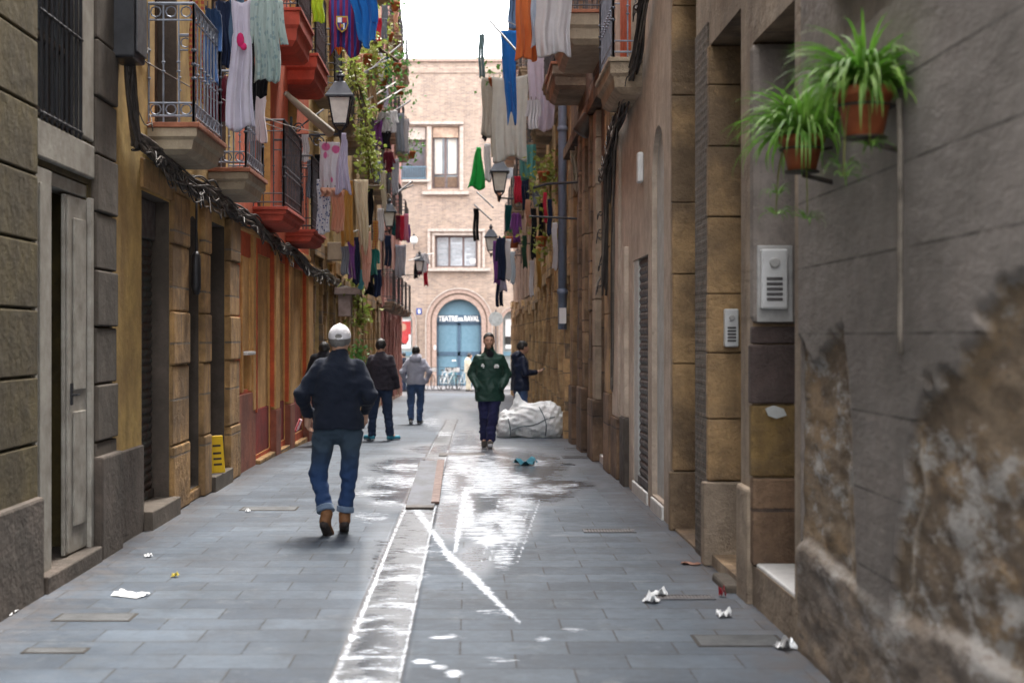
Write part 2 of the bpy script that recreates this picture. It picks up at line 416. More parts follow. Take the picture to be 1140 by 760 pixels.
M['greywhite'] = flat_mat('flaking_white_paint', (.50,.51,.50), .8, bump=.5, scale=6, c2=(.38,.37,.34))
M['iron'] = flat_mat('black_iron', (.022,.022,.026), .5, .3)
M['ironblue'] = flat_mat('grey_blue_iron', (.24,.27,.33), .55, .2)
M['irongrey'] = flat_mat('grey_iron', (.085,.085,.095), .6, .2)
M['cable'] = flat_mat('cable', (.04,.032,.028), .6)
M['cablegrey'] = flat_mat('grey_cable', (.15,.125,.105), .6)
M['wood_dark'] = flat_mat('dark_wood', (.055,.04,.03), .6, bump=.4)
M['wood_brown'] = flat_mat('brown_wood', (.12,.07,.04), .6, bump=.4)
M['shut_green'] = flat_mat('green_shutter', (.04,.055,.05), .6, .2, c2=(.07,.03,.02))
M['shut_grey'] = flat_mat('grey_shutter', (.11,.10,.10), .6, .3)
M['glass'] = glass_mat('window_glass')
M['blind'] = flat_mat('blind_wood', (.34,.27,.17), .8)
M['blindgreen'] = flat_mat('blind_green', (.07,.11,.06), .8)
M['lampglass'] = flat_mat('frosted_lamp_glass', (.74,.72,.66), .35, var=.15, bump=.05)
M['lampiron'] = flat_mat('lamp_iron', (.028,.032,.045), .45, .3)
M['pipe'] = flat_mat('painted_pipe', (.17,.21,.29), .4, .1, c2=(.14,.17,.23))
M['plastic_grey'] = flat_mat('grey_plastic', (.50,.48,.46), .5)
M['plastic_white'] = flat_mat('white_plastic', (.66,.65,.64), .5, var=.1)
M['yellow'] = flat_mat('yellow_sign', (.75,.47,.02), .5, var=.08)
M['terracotta'] = flat_mat('terracotta', (.50,.13,.045), .75, bump=.3)
M['leafA'] = leaf_mat('spider_leaf', (.09,.23,.025), (.26,.40,.08))
M['leafB'] = leaf_mat('vine_leaf', (.16,.21,.04), (.34,.32,.09))
M['leafC'] = leaf_mat('dark_leaf', (.05,.13,.03), (.11,.20,.04))
M['letters'] = flat_mat('sign_letters', (.75,.76,.74), .6, var=.03)
M['paper'] = flat_mat('paper', (.78,.78,.78), .8, var=.05)
M['skin'] = flat_mat('skin', (.50,.29,.20), .5, var=.12)
M['skin2'] = flat_mat('skin_tan', (.46,.26,.175), .5, var=.12)
M['hair_black'] = flat_mat('black_hair', (.012,.010,.009), .6, bump=.8)
M['hair_grey'] = flat_mat('grey_hair', (.20,.19,.18), .8, bump=.9)
M['sclera'] = flat_mat('eye', (.03,.02,.015), .3)
# ------------------------------------------------------------------ pavement
def pavement_mat():
    k = NB('paving_slabs'); sx = k.n('ShaderNodeSeparateXYZ'); k.l(k.tc.outputs['Object'], sx.inputs[0])
    def brick(w, h, jw, off=(0,0)):
        cb = k.n('ShaderNodeCombineXYZ'); k.l(k.math('ADD', sx.outputs[0], off[0]), cb.inputs[0]); k.l(k.math('ADD', sx.outputs[1], off[1]), cb.inputs[1])
        br = k.n('ShaderNodeTexBrick'); k.l(cb.outputs[0], br.inputs['Vector']); br.inputs['Scale'].default_value = 1
        br.inputs['Brick Width'].default_value = w; br.inputs['Row Height'].default_value = h; br.inputs['Mortar Size'].default_value = jw*1.4
        br.inputs['Mortar Smooth'].default_value = .2; br.inputs['Bias'].default_value = 0
        br.inputs['Color1'].default_value = (.62,.65,.68,1); br.inputs['Color2'].default_value = (1.22,1.22,1.18,1); br.inputs['Mortar'].default_value = (.9,.9,.9,1)
        return br
    b1 = brick(.56, .31, .004, (.335,.1)); b2 = brick(.80, .30, .006, (.34,0))
    gut = k.attr('gutter'); gm = k.mr(gut, .45, .55)
    n1 = k.noise(.9, 7, .65); n2 = k.noise(7, 8, .7); n3 = k.noise(60, 4, .7)
    base = k.mix(k.mr(n1, .38, .62), (.068,.087,.115), (.038,.050,.068))
    base = k.mix(1., base, b1.outputs['Color'], 'MULTIPLY')
    base = k.mix(k.mr(n2, .48, .75, 0, .5), base, (.075,.078,.082))
    base = k.mix(k.mr(k.noise(2.6, 9, .8, k.co((1,1,1),(9,3,0))), .56, .70, 0, .6), base, (.15,.16,.17))
    base = k.mix(k.mr(k.noise(1.7, 9, .8, k.co((1,.6,1),(4,13,0))), .52, .68, 0, .65), base, (.032,.036,.042))
    gv = k.n('ShaderNodeTexVoronoi'); k.l(k.tc.outputs['Object'], gv.inputs[0]); gv.inputs['Scale'].default_value = 3.2; base = k.mix(k.mr(gv.outputs['Distance'], .045, .07, .7, 0), base, (.03,.032,.036))
    base = k.mix(k.mr(k.noise(.8, 10, .8, k.co((1,1,1),(19,3,0))), .50, .62, 0, .45), base, (.034,.038,.046))
    gcol = k.mix(k.mr(n2, .35, .65), (.085,.09,.095), (.06,.06,.062))
    gcol = k.mix(k.math('MULTIPLY', b2.outputs['Fac'], .8), gcol, (.03,.03,.03))
    jf = k.math('MULTIPLY', b1.outputs['Fac'], k.mr(n2, .38, .52, .25, 1.))
    base = k.mix(jf, base, (.028,.027,.028)); base = k.mix(gm, base, gcol)
    edge = k.mr(k.attr('gedge'), .35, .8); base = k.mix(k.math('MULTIPLY', edge, .85), base, (.04,.03,.028))
    # warm dirt along the foot of the walls
    dirt = k.math('MULTIPLY', k.mr(k.math('ABSOLUTE', k.math('ADD', sx.outputs[0], .525)), 1.75, 2.35), k.mr(n2, .3, .6))
    base = k.mix(k.math('MULTIPLY', dirt, .55), base, (.14,.105,.08))
    # puddled soapy water and painted white sky reflections: field attributes broken up by noise
    ns = k.noise(7, 7, .75, k.co((.45,1.2,1))); nf = k.noise(30, 6, .75, k.co((.28,1.5,1)))
    wet = k.mr(k.math('ADD', k.attr('wet'), k.math('MULTIPLY', k.math('SUBTRACT', ns, .5), 1.5)), .42, .56)
    foam_glare = k.mr(k.math('ADD', k.attr('foam_glare'), k.math('ADD', k.math('MULTIPLY', k.math('SUBTRACT', nf, .5), 1.6), k.math('MULTIPLY', k.math('SUBTRACT', ns, .5), 1.5))), .49, .69)
    damp = k.mr(k.attr('wet'), .08, .45)
    c = k.mix(k.math('MULTIPLY', damp, .3), base, (.06,.067,.078)); c = k.mix(k.math('MULTIPLY', wet, .75), c, (.045,.052,.064))
    c = k.mix(k.math('MULTIPLY', foam_glare, .9), c, (.62,.66,.72))  # pale colour paints sky mirrored in the wet slabs, along with suds
    rough = k.mix(damp, k.mix(k.mr(n2, .3, .7), (.50,)*3, (.68,)*3), (.34,)*3)
    rough = k.mix(wet, rough, (.20,)*3); rough = k.mix(foam_glare, rough, (.28,)*3)
    h = k.math('SUBTRACT', k.math('MULTIPLY', n2, .35), k.math('MULTIPLY', jf, 1.))
    nrm = k.bump(h, .5, .012); nrm = k.bump(n3, .18, .004, nrm)
    nw = k.n('ShaderNodeMix', data_type='VECTOR'); ge = k.n('ShaderNodeNewGeometry')
    k.l(wet, nw.inputs[0]); k.l(nrm, nw.inputs[4]); k.l(k.bump(n2, .22, .012, k.bump(k.noise(5,3), .10, .02)), nw.inputs[5])
    m = k.fin(c, rough, nw.outputs[1]); k.l(k.mr(damp, 0, 1, .22, .6), k.b.inputs['Specular IOR Level']); return m
def ground():
    xs = np.unique(np.round(np.concatenate([[-300,-120,-60,-30,-15,-8,-5], np.arange(-3.6,-1.4,.2), np.arange(-1.4,.95,.02), np.arange(.95,2.6,.2), [4,8,15,30,60,120,300]]),4))
    ys = np.unique(np.round(np.concatenate([[-30,-12,-4,0,3], np.arange(4,6.2,.2), np.arange(6.2,24.,.028), np.arange(24,34,.2), np.arange(34,72,1.), [80,100,140,200,400]]),4))
    X, Y = np.meshgrid(xs, ys); n = X.size; X = X.ravel(); Y = Y.ravel()
    Z = np.interp(Y, *GT)
    ys_ = np.maximum(Y, .5); px = CX+X*F/ys_; py = CY+(EYE-Z)*F/ys_
    d = X-(-.687+.0035*Y); w = (-.339+.0006*Y)-(-.687+.0035*Y)
    gut = ((d > 0) & (d < w) & (Y > 4) & (Y < 34)).astype(float)
    ge = np.maximum(np.exp(-(d/.014)**2), np.exp(-((d-w)/.014)**2))*((Y > 4) & (Y < 34))
    Z = Z-.012*gut
    def line(pts, wd):        # distance field of a traced streak; wd = width there
        out = np.zeros_like(px)
        for (x0,y0,w0), (x1,y1,w1) in zip(pts[:-1], pts[1:]):
            vx, vy = x1-x0, y1-y0; t = np.clip(((px-x0)*vx+(py-y0)*vy)/(vx*vx+vy*vy), 0, 1)
            q = np.hypot(px-x0-t*vx, (py-y0-t*vy)); out = np.maximum(out, np.exp(-(q/(w0+(w1-w0)*t))**2*.9))
        return out*wd
    def blob(x, y, rx, ry, k=1.): return k*np.exp(-((((px-x)/rx)**2+((py-y)/ry)**2)**1.5))
    wet = np.zeros_like(px); foam_glare = np.zeros_like(px)  # second field: soapy film with sky glare painted into it
    for b in [(480,520,80,14,.8),(560,520,75,22,.95),(590,545,60,18,.8),(440,545,42,22,.7),(545,555,55,30,.7),(565,580,35,26,.6),(520,520,25,45,.9),(530,620,25,25,.5),(500,500,60,8,.6),(505,575,30,30,.6),
              (543,508,9,14,1.3),(618,540,50,7,.8),(460,540,16,30,1.1),(430,640,26,60,.55),(420,720,32,50,.75),(505,470,24,14,.4),(520,450,20,8,.4)]: wet = np.maximum(wet, blob(*b))
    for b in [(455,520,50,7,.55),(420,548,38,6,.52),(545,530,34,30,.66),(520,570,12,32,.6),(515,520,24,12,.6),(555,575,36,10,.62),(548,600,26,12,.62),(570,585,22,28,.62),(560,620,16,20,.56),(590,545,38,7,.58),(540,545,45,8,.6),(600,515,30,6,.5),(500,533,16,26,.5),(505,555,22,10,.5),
              (498,708,24,4.5,.6),(472,736,18,4,.6),(505,749,14,6,.62),(488,742,17,4,.6),(603,711,12,4,.5),(640,700,20,5,.42),(400,690,20,8,.3),(560,735,26,6,.45),(700,640,16,4,.4),(465,562,28,8,.5),(412,575,30,7,.45),(640,540,16,3.5,.5),(530,510,60,8,.55),(560,535,50,14,.62),(450,535,60,10,.55),(575,560,30,16,.6),(535,590,28,18,.55),(430,560,30,6,.5),(610,545,36,9,.58),(520,500,34,6,.5),(480,470,14,10,.42),(560,500,30,5,.5),(470,640,16,10,.4),(545,680,30,8,.38),(495,482,14,4,.5),(470,612,26,16,.42)]: foam_glare = np.maximum(foam_glare, blob(*b))
    ysn = .5+.5*np.sin(py*.33+1.5*np.sin(py*.11)+2.5*np.sin(d*9)); foam_glare = np.maximum(foam_glare, gut*(.235+.22*ysn)*np.clip((py-590)/40,0,1)*(py < 775))
    foam_glare = np.maximum(foam_glare, line([(476,583,4),(500,618,6),(530,645,6.5),(556,672,5),(578,692,3)], .66))
    foam_glare = np.maximum(foam_glare, line([(462,562,7),(480,590,5)], .6))
    foam_glare = np.maximum(foam_glare, line([(519,545,7),(513,575,6),(507,612,4)], .64))
    for q in range(6): foam_glare = np.maximum(foam_glare, line([(556+q*9,556,2.2),(536+q*8,626,1.6)], .55))
    foam_glare = np.maximum(foam_glare, np.clip(np.exp(-((d-.012)/.016)**2),0,1)*((py > 560)&(py < 760))*.72)
    foam_glare = np.maximum(foam_glare, np.clip(np.exp(-((d-w+.008)/.013)**2),0,1)*((py > 500)&(py < 760))*.72)
    foam_glare = np.maximum(foam_glare, (np.exp(-((d-.01)/.012)**2)+np.exp(-((d-w)/.012)**2))*((py > 478)&(py < 520))*.6)
    foam_glare *= 1.13; wet *= (Y > 5); foam_glare *= (Y > 5); wet = np.maximum(wet, .42*gut*(py > 560))
    nx, ny = len(xs), len(ys); me = bpy.data.meshes.new('street')
    fs = [(j*nx+i, j*nx+i+1, (j+1)*nx+i+1, (j+1)*nx+i) for j in range(ny-1) for i in range(nx-1)]
    me.from_pydata(np.stack([X,Y,Z],1).tolist(), [], fs)
    for nm, v in (('gutter',gut),('gedge',ge),('wet',wet),('foam_glare',foam_glare)):
        at = me.attributes.new(nm, 'FLOAT', 'POINT'); at.data.foreach_set('value', v.astype(np.float32))
    me.materials.append(pavement_mat()); me.polygons.foreach_set('use_smooth', [True]*len(fs)); me.update()
    o = bpy.data.objects.new('street', me); COL.objects.link(o); tag(o, kind='structure')
ground()
asph = flat_mat('asphalt', (.055,.055,.06), .8, bump=.6, scale=12)
mb = MB(); mb.add([(-60,59.5,gz(59.5)+.006),(60,59.5,gz(59.5)+.006),(60,65.5,gz(65.5)+.006),(-60,65.5,gz(65.5)+.006)], [(0,1,2,3)]); tag(mb.build('road', asph), kind='structure')
mb = MB(); mb.box(-60,60,65.6,70.2,gz(66)-.3,gz(66)+.04); tag(mb.build('pavement', flat_mat('far_pavement', (.28,.27,.27), .8), bevel=.02), kind='structure')
# ------------------------------------------------------------------ sky, sun, camera
w = bpy.data.worlds.new('World'); sc.world = w; w.use_nodes = True; nt = w.node_tree
bg = nt.nodes['Background']; sky = nt.nodes.new('ShaderNodeTexSky'); sky.sky_type = 'NISHITA'; sky.sun_disc = False
SUN_EL, SUN_AZ = 62, 12         # azimuth measured from +Y towards +X
sky.sun_elevation = R(SUN_EL); sky.sun_rotation = R(SUN_AZ); sky.dust_density = 4.0; sky.air_density = 1.0; sky.ozone_density = 1.2
hs = nt.nodes.new('ShaderNodeHueSaturation'); hs.inputs['Saturation'].default_value = .38
tcw = nt.nodes.new('ShaderNodeTexCoord'); nw = nt.nodes.new('ShaderNodeTexNoise'); nw.inputs['Scale'].default_value = 2.2; nw.inputs['Detail'].default_value = 8
nt.links.new(tcw.outputs['Generated'], nw.inputs['Vector'])
cm = nt.nodes.new('ShaderNodeMix'); cm.data_type = 'RGBA'; cm.inputs[7].default_value = (9.5,9.6,9.8,1)
mr = nt.nodes.new('ShaderNodeMapRange'); mr.inputs[1].default_value = .38; mr.inputs[2].default_value = .6; mr.inputs[3].default_value = .25; mr.inputs[4].default_value = .9
nt.links.new(nw.outputs['Fac'], mr.inputs[0]); nt.links.new(mr.outputs[0], cm.inputs[0])
nt.links.new(sky.outputs[0], hs.inputs['Color']); nt.links.new(hs.outputs[0], cm.inputs[6]); nt.links.new(cm.outputs[2], bg.inputs[0]); bg.inputs[1].default_value = .13
sl = bpy.data.lights.new('sun', 'SUN'); sl.energy = 1.4; sl.angle = R(14); sl.color = (1,.95,.88)
so = bpy.data.objects.new('sun', sl); COL.objects.link(so)
dv = Vector((math.sin(R(SUN_AZ))*math.cos(R(SUN_EL)), math.cos(R(SUN_AZ))*math.cos(R(SUN_EL)), math.sin(R(SUN_EL))))
so.rotation_euler = dv.to_track_quat('Z', 'Y').to_euler()
cam = bpy.data.cameras.new('camera'); co = bpy.data.objects.new('camera', cam); COL.objects.link(co); sc.camera = co
co.location = (0,0,EYE); co.rotation_euler = (R(90),0,0); cam.sensor_width = 36; cam.lens = 36*F/1140
cam.shift_x = (570-CX)/1140; cam.shift_y = (CY-380)/1140; cam.clip_end = 2000; cam.clip_start = .05
cam.dof.use_dof = True; cam.dof.focus_distance = 15.; cam.dof.aperture_fstop = 2.2
sc.view_settings.view_transform = 'Standard'; sc.view_settings.look = 'None'; sc.view_settings.exposure = 2.72; sc.view_settings.gamma = 1
sc.view_settings.use_curve_mapping = False
sc.cycles.max_bounces = 8; sc.cycles.diffuse_bounces = 5; sc.cycles.glossy_bounces = 3; sc.cycles.transparent_max_bounces = 8
sc.cycles.use_denoising = True; sc.cycles.caustics_reflective = False; sc.cycles.caustics_refractive = False
# ================================================================== buildings on the left row
TOP = 16.5
def building(name, label, s, y0, y1):
    return empty(name, W(s, (y0+y1)/2, gz((y0+y1)/2), -1.5), label, 'building')
def walls(b, s, y0, y1, ops, m, z0=-1.6, z1=TOP, mrev=None, rec=.28):
    mb = MB(); facade(mb, s, y0+.002, y1-.002, z0, z1, ops, rec, mrev=1 if mrev else None)
    return mb.build('wall', [m, mrev] if mrev else m, b)
def trim(b, name, m, boxes, s, bevel=.012):     # boxes (y0,y1,z0,z1,d0,d1)
    cl = []                                     # boxes stacked on one another make one part; boxes standing apart are parts of their own
    for q in sorted(boxes):
        for c in cl:
            if q[0] < c[1] and q[1] > c[0] and any(q[0] < r[1] and q[1] > r[0] and q[2] < r[3]+.05 and q[3] > r[2]-.05 or (q[0] < r[1] and q[1] > r[0] and len(boxes) > 8) for r in c[2]): c[2].append(q); c[0] = min(c[0], q[0]); c[1] = max(c[1], q[1]); break
        else: cl.append([q[0], q[1], [q]])
    for c in cl:
        mb = MB()
        for q in c[2]: wbox(mb, s, *q)
        o = mb.build(name, m, b, bevel=bevel)
    return o
def floor_at(y): return gz(y)+.08
def step(b, s, y0, y1, m, h=.12, out=.1, rec=-.28):
    g = min(gz(y0), gz(y1)); return trim(b, 'doorstep', m, [(y0+.004, y1-.004, g-.3, gz((y0+y1)/2)+h, rec, out)], s)
s = -1
# --- A: brown ashlar house nearest the camera
A = building('stone_house', 'brown rusticated stone house with a worn white framed door, nearest on the left', s, -3, 11.07)
opsA = [(9.07,10.37,.1,2.72,False), (9.07,10.3,3.02,5.2,False), (4.5,5.7,3.0,5.2,False), (9.3,10.3,6.6,8.8,False)]
walls(A, s, -3, 11.07, opsA, M['ashlar'])
bx = []; z = -.3; k = 0
while z < 7.2:
    h = .42; bx.append((7.6, 9.02, z, z+h-.014, -.02, .045)); bx.append((10.45, 11.05, z-.1, z-.1+h-.014, -.02, .04+.012*(k % 2)))
    for a in (5.75,): bx.append((a, 7.58, z, z+h-.014, -.02, .04))
    z += h; k += 1
trim(A, 'rusticated_pier', M['ashlar'], [b for b in bx if b[0] < 10], s, .01)
trim(A, 'quoin', M['quoin'], [b for b in bx if b[0] > 10], s, .012)
trim(A, 'base_course', M['brownbase'], [(7.58,9.03,-.4,.62,-.02,.085), (10.43,11.06,-.4,.75,-.02,.09)], s, .02)
trim(A, 'lintel', M['white_old'], [(9.04,10.42,2.76,3.0,-.1,.035)], s)
trim(A, 'window_frame', M['white_old'], [(10.1,10.42,3.03,5.3,-.05,.03)], s)
dr = MB(); wbox(dr, s, 9.03, 9.38, .1, 2.7, -.06, .025); wbox(dr, s, 9.10, 9.14, .2, 2.6, .025, .035)
wbox(dr, s, 9.40, 10.36, 2.62, 2.71, -.15, -.01)
dA = dr.build('door', M['white_old'], A, bevel=.01)
dl = MB(); Md = Matrix.Translation(W(s, 10.34, 0, .0)) @ Matrix.Rotation(R(-2), 4, 'Z'); dl.box(-.03, 0, -.50, 0, .12, 2.6, 0, Md); dl.box(0, .012, -.48, -.42, .14, 2.58, 0, Md); dl.box(0, .012, -.33, -.06, .3, 1.1, 0, Md); dl.box(0, .012, -.33, -.06, 1.25, 2.45, 0, Md); dl.box(-.01, .03, .005, .07, .1, 2.62, 0, Md)
ajar = dl.build('door', M['white_old'], A, bevel=.01); ajar['label'] = 'weathered white door leaf standing ajar'
hm = MB(); hm.box(.0,.02,-.42,-.38,1.15,1.3,0,Md); hm.tube([Md @ Vector((.02,-.40,1.22)), Md @ Vector((.05,-.40,1.22)), Md @ Vector((.05,-.34,1.22))], .008); hm.build('handle', M['iron'], ajar)
wA = window(s, 9.12, 10.08, 3.05, 5.2, M['wood_dark'], M['glass'], A, d=-.05, mull=1, trans=3)
gr = MB()
for i in range(9): gr.tube([W(s, 9.14+i*.115, 3.0, .03), W(s, 9.14+i*.115, 5.2, .03)], .012, 5)
for z in (3.05, 3.7, 4.4): gr.tube([W(s,9.1,z,.03), W(s,10.1,z,.03)], .012, 5)
gr.build('window_bars', M['iron'], wA)
window(s, 4.52, 5.68, 3.02, 5.18, M['wood_dark'], M['glass'], A); window(s, 9.32, 10.28, 6.62, 8.78, M['wood_dark'], M['glass'], A)
step(A, s, 9.05, 10.4, M['brownbase'], .11, .1)
# --- B: ochre house
B = building('ochre_house', 'ochre plastered house with grey blue iron balconies and warm stone door jambs', s, 11.07, 16.85)
opsB = [(12.05,13.15,.15,2.85,False), (13.98,14.58,.12,2.82,True), (15.02,16.1,.15,2.85,False), (12.55,13.5,3.46,5.9,False), (15.3,16.2,3.42,5.8,False), (12.55,13.5,6.9,9.2,False), (15.3,16.2,6.9,9.2,False)]
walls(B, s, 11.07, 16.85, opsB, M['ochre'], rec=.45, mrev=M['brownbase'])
trim(B, 'base_course', M['brownbase'], [(11.09,12.02,-.4,.72,-.02,.03)], s)
jam = []
for a, b2, w_ in ((13.17,13.95,.03),(14.6,15.0,.05),(16.12,16.82,.06)):
    z = -.5; i = 0
    while z < 2.9:
        h = .5+.12*((i*7) % 3); jam.append((a+.01*(i % 2), b2-.012*((i+1) % 2), z, min(z+h-.008, 2.95), -.02, w_+.012*(i % 2))); z += h; i += 1
trim(B, 'stone_jamb', M['stoneL'], jam, s, .018)
trim(B, 'lintel', M['stoneL'], [(12.0,13.3,2.87,3.12,-.02,.03), (13.32,14.98,2.96,3.12,-.02,.028), (15.02,16.8,2.96,3.12,-.02,.04)], s)
shutter(s, 12.06, 13.14, .17, 2.5, M['shut_green'], B, -.17); trim(B, 'shutter_box', M['shut_grey'], [(12.06,13.14,2.5,2.84,-.25,-.12)], s)
leafdoor(s, 13.99, 14.57, .14, 2.8, M['wood_dark'], B, -.38, 3, None, 1)
dB = leafdoor(s, 15.03, 16.09, .17, 2.84, M['wood_dark'], B, -.4, 3, M['iron'])
for a, b2 in ((12.02,13.2),(15.0,16.12)): step(B, s, a, b2, M['quoin'], .16, .1, -.45)
step(B, s, 13.95, 14.6, M['stoneL'], .1, .02, -.45)
for (a,b2,z0,z1) in [(12.56,13.49,3.47,5.89),(15.31,16.19,3.43,5.79),(12.56,13.49,6.92,9.18),(15.31,16.19,6.92,9.18)]:
    window(s, a, b2, z0, z1, M['wood_brown'], M['glass'], B, -.2, 1, 2)
balcony(s, 12.27, 13.62, 3.45, .42, M['slabL'], M['tile'], M['ironblue'], B, .26, 1.02, fancy=True, step=.155)
balcony(s, 15.12, 16.4, 3.40, .42, M['slabL'], M['tile'], M['ironblue'], B, .26, 1.02, fancy=True, step=.155)
balcony(s, 12.27, 13.62, 6.85, .42, M['slabL'], M['tile'], M['ironblue'], B, .26, 1.02)
balcony(s, 15.12, 16.4, 6.85, .42, M['slabL'], M['tile'], M['ironblue'], B, .26, 1.02)
# --- C: orange house
Cb = building('orange_house', 'orange and red house with red balconies and dark red base bays', s, 16.85, 24.5)
opsC = [(18.3,19.75,.1,2.7,False), (20.35,21.35,.1,2.7,False), (21.95,23.6,.1,2.7,False), (18.6,19.8,3.3,5.6,False), (21.7,22.8,3.3,5.6,False), (19.5,20.6,6.1,8.3,False), (21.8,22.8,5.95,8.2,False), (17.3,17.8,.98,1.42,False)]
walls(Cb, s, 16.85, 24.5, opsC, M['orange'], rec=.22, mrev=M['apricot'])
# painted bays: apricot above, dark red below
trim(Cb, 'bay_panel', M['apricot'], [(a+.01, b2-.01, .68, 2.69, -.24, -.03) for a, b2, *_ in opsC[:3]]+[(17.3,17.8,.99,1.41,-.24,-.15)], s, .004)
trim(Cb, 'red_panel', M['redbase'], [(a+.01, b2-.01, -.2, .677, -.24, -.015) for a, b2, *_ in opsC[:3]], s, .004)
trim(Cb, 'niche_frame', M['apricot'], [(17.2,17.29,.95,2.6,-.02,.03), (17.82,17.91,.95,2.6,-.02,.03), (17.3,17.8,1.45,2.6,-.1,.012)], s)
trim(Cb, 'niche_ledge', M['whitestone'], [(17.26,17.86,1.4,1.445,-.1,.09)], s)
trim(Cb, 'pier', M['apricot'], [(19.86,20.28,.62,2.85,-.02,.07), (21.42,21.88,.62,2.85,-.02,.07), (23.72,24.4,.62,2.85,-.02,.09), (18.02,18.24,.7,2.9,-.02,.04)], s)
trim(Cb, 'orange_band', M['orange'], [(a, a+.06, .66, 2.8, -.02, .05) for a in (18.24,19.79,20.29,21.36,21.89,23.64)], s, .004)
trim(Cb, 'pier_base', M['rustpier'], [(19.82,20.32,-.5,.617,-.02,.08), (21.38,21.92,-.5,.617,-.02,.08), (23.68,24.45,-.5,.617,-.02,.1), (16.88,18.26,-.5,.93,-.02,.03)], s)
for a, b2, *_ in opsC[:3]: step(Cb, s, a, b2, M['stoneL'], .06, .08, -.2)
for (a,b2,z0,z1) in [(18.61,19.79,3.31,5.59),(21.71,22.79,3.31,5.59),(19.51,20.59,6.11,8.29),(21.81,22.79,5.96,8.19)]:
    window(s, a, b2, z0, z1, M['wood_brown'], M['glass'], Cb, -.15, 1, 2)
balcony(s, 18.2, 20.1, 3.27, .42, M['redslab'], M['redslab'], M['irongrey'], Cb, .2, 1.1, step=.14)
balcony(s, 21.4, 23.0, 3.22, .42, M['redslab'], M['redslab'], M['irongrey'], Cb, .2, 1.1, step=.14)
balcony(s, 19.3, 20.9, 6.04, .46, M['redslab'], M['redslab'], M['irongrey'], Cb, .5, 1.1, fancy=True)
balcony(s, 21.5, 23.1, 5.86, .46, M['redslab'], M['redslab'], M['irongrey'], Cb, .45, 1.1, fancy=True)
trim(Cb, 'cornice', M['apricot'], [(16.9,24.4,2.9,2.98,-.02,.05)], s)
# --- generic houses further down the alley
def far_house(name, label, s, y0, y1, mw, mj, seed, mslab, mrail, levels=(3.15,6.1,9.1,12.0), bal=True, pier=.06, lowbal=4.):
    g = random.Random(seed); b = building(name, label, s, y0, y1); ops = []; y = y0+.35+g.random()*.3; ground_ops = []; up = []
    while y < y1-1.3:
        wd = g.uniform(.95, 1.35); arch = g.random() < .25; ground_ops.append((y, y+wd, gz(y)+.12, 2.45+gz(y)+g.uniform(-.1,.3), arch)); y += wd+g.uniform(.55, 1.2)
    y = y0+.7
    while y < y1-1.4:
        for L in levels: up.append((y, y+.95, L+gz(y)*.9+.06, L+gz(y)*.9+2.3, False))
        y += g.uniform(2.2, 2.9)
    ops = ground_ops
    # lower and upper storeys cut separately so the opening grid stays simple
    mb = MB(); facade(mb, s, y0+.002, y1-.002, -2.2, 2.85, ops, .3); facade(mb, s, y0+.002, y1-.002, 2.85, TOP+g.uniform(-.8,.8), up, .2)
    mb.build('wall', mw, b)
    jb = []
    for (a, b2, z0, z1, ar) in ground_ops:
        for (p, q) in ((a-.24, a-.005), (b2+.005, b2+.24)):
            z = gz(a)-.6; i = 0
            while z < z1+.1:
                h = g.uniform(.42,.7); jb.append((p+.015*(i % 2), q-.012*(i % 2), z, z+h-.01, -.02, pier+.02*(i % 2))); z += h; i += 1
        jb.append((a-.24, b2+.24, z+.003, z+.26, -.02, pier+.03))
    trim(b, 'stone_jamb', mj, jb, s, .012)
    for i, (a, b2, z0, z1, ar) in enumerate(ground_ops):
        if g.random() < .5: shutter(s, a+.01, b2-.01, z0, z1-.02, M['shut_grey'], b, -.2, .09)
        else: leafdoor(s, a+.01, b2-.01, z0, z1-.02, M[g.choice(['wood_dark','wood_brown'])], b, -.22, 3)
        step(b, s, a, b2, M['stoneslab'], .1, .06)
    for i, (a, b2, z0, z1, ar) in enumerate(up):
        window(s, a+.01, b2-.01, z0+.01, z1-.01, M[g.choice(['wood_dark','wood_brown'])], M['glass'], b, -.12, 1, 2)
        if g.random() < .35: persiana(s, a+.02, b2-.02, z0+g.uniform(.4,1.2), z1+.02, M[g.choice(['blind','blindgreen','blind'])], b, .02)
        if bal and z0 > lowbal: balcony(s, a-.22, b2+.22, z0-.06, g.choice([.38,.42,.46]), mslab, M['stoneslab'], mrail, b, g.choice([.2,.26]), 1.0, knobs=(y0 < 34), step=.14 if y0 < 34 else .17)
    trim(b, 'string_course', mj, [(y0+.02,y1-.02,2.86+gz(y1)*.5,2.95+gz(y0)*.5,-.02,.05)], s)
    return b
far_house('cream_house', 'cream yellow plastered house overgrown with a pale green creeper', -1, 24.5, 33, M['cream'], M['stoneL'], 3, M['stoneslab'], M['irongrey'])
far_house('tan_house', 'narrow tan plastered house between the cream and the pink houses', -1, 33, 44, M['tanL'], M['stoneL'], 8, M['stoneslab'], M['irongrey'])
far_house('pink_house', 'pink plastered house at the far end of the alley with stacked balconies', -1, 44, 57, M['pinkL'], M['pinkL'], 5, M['stoneslab'], M['irongrey'], lowbal=0)
# ================================================================== right row
s = 1
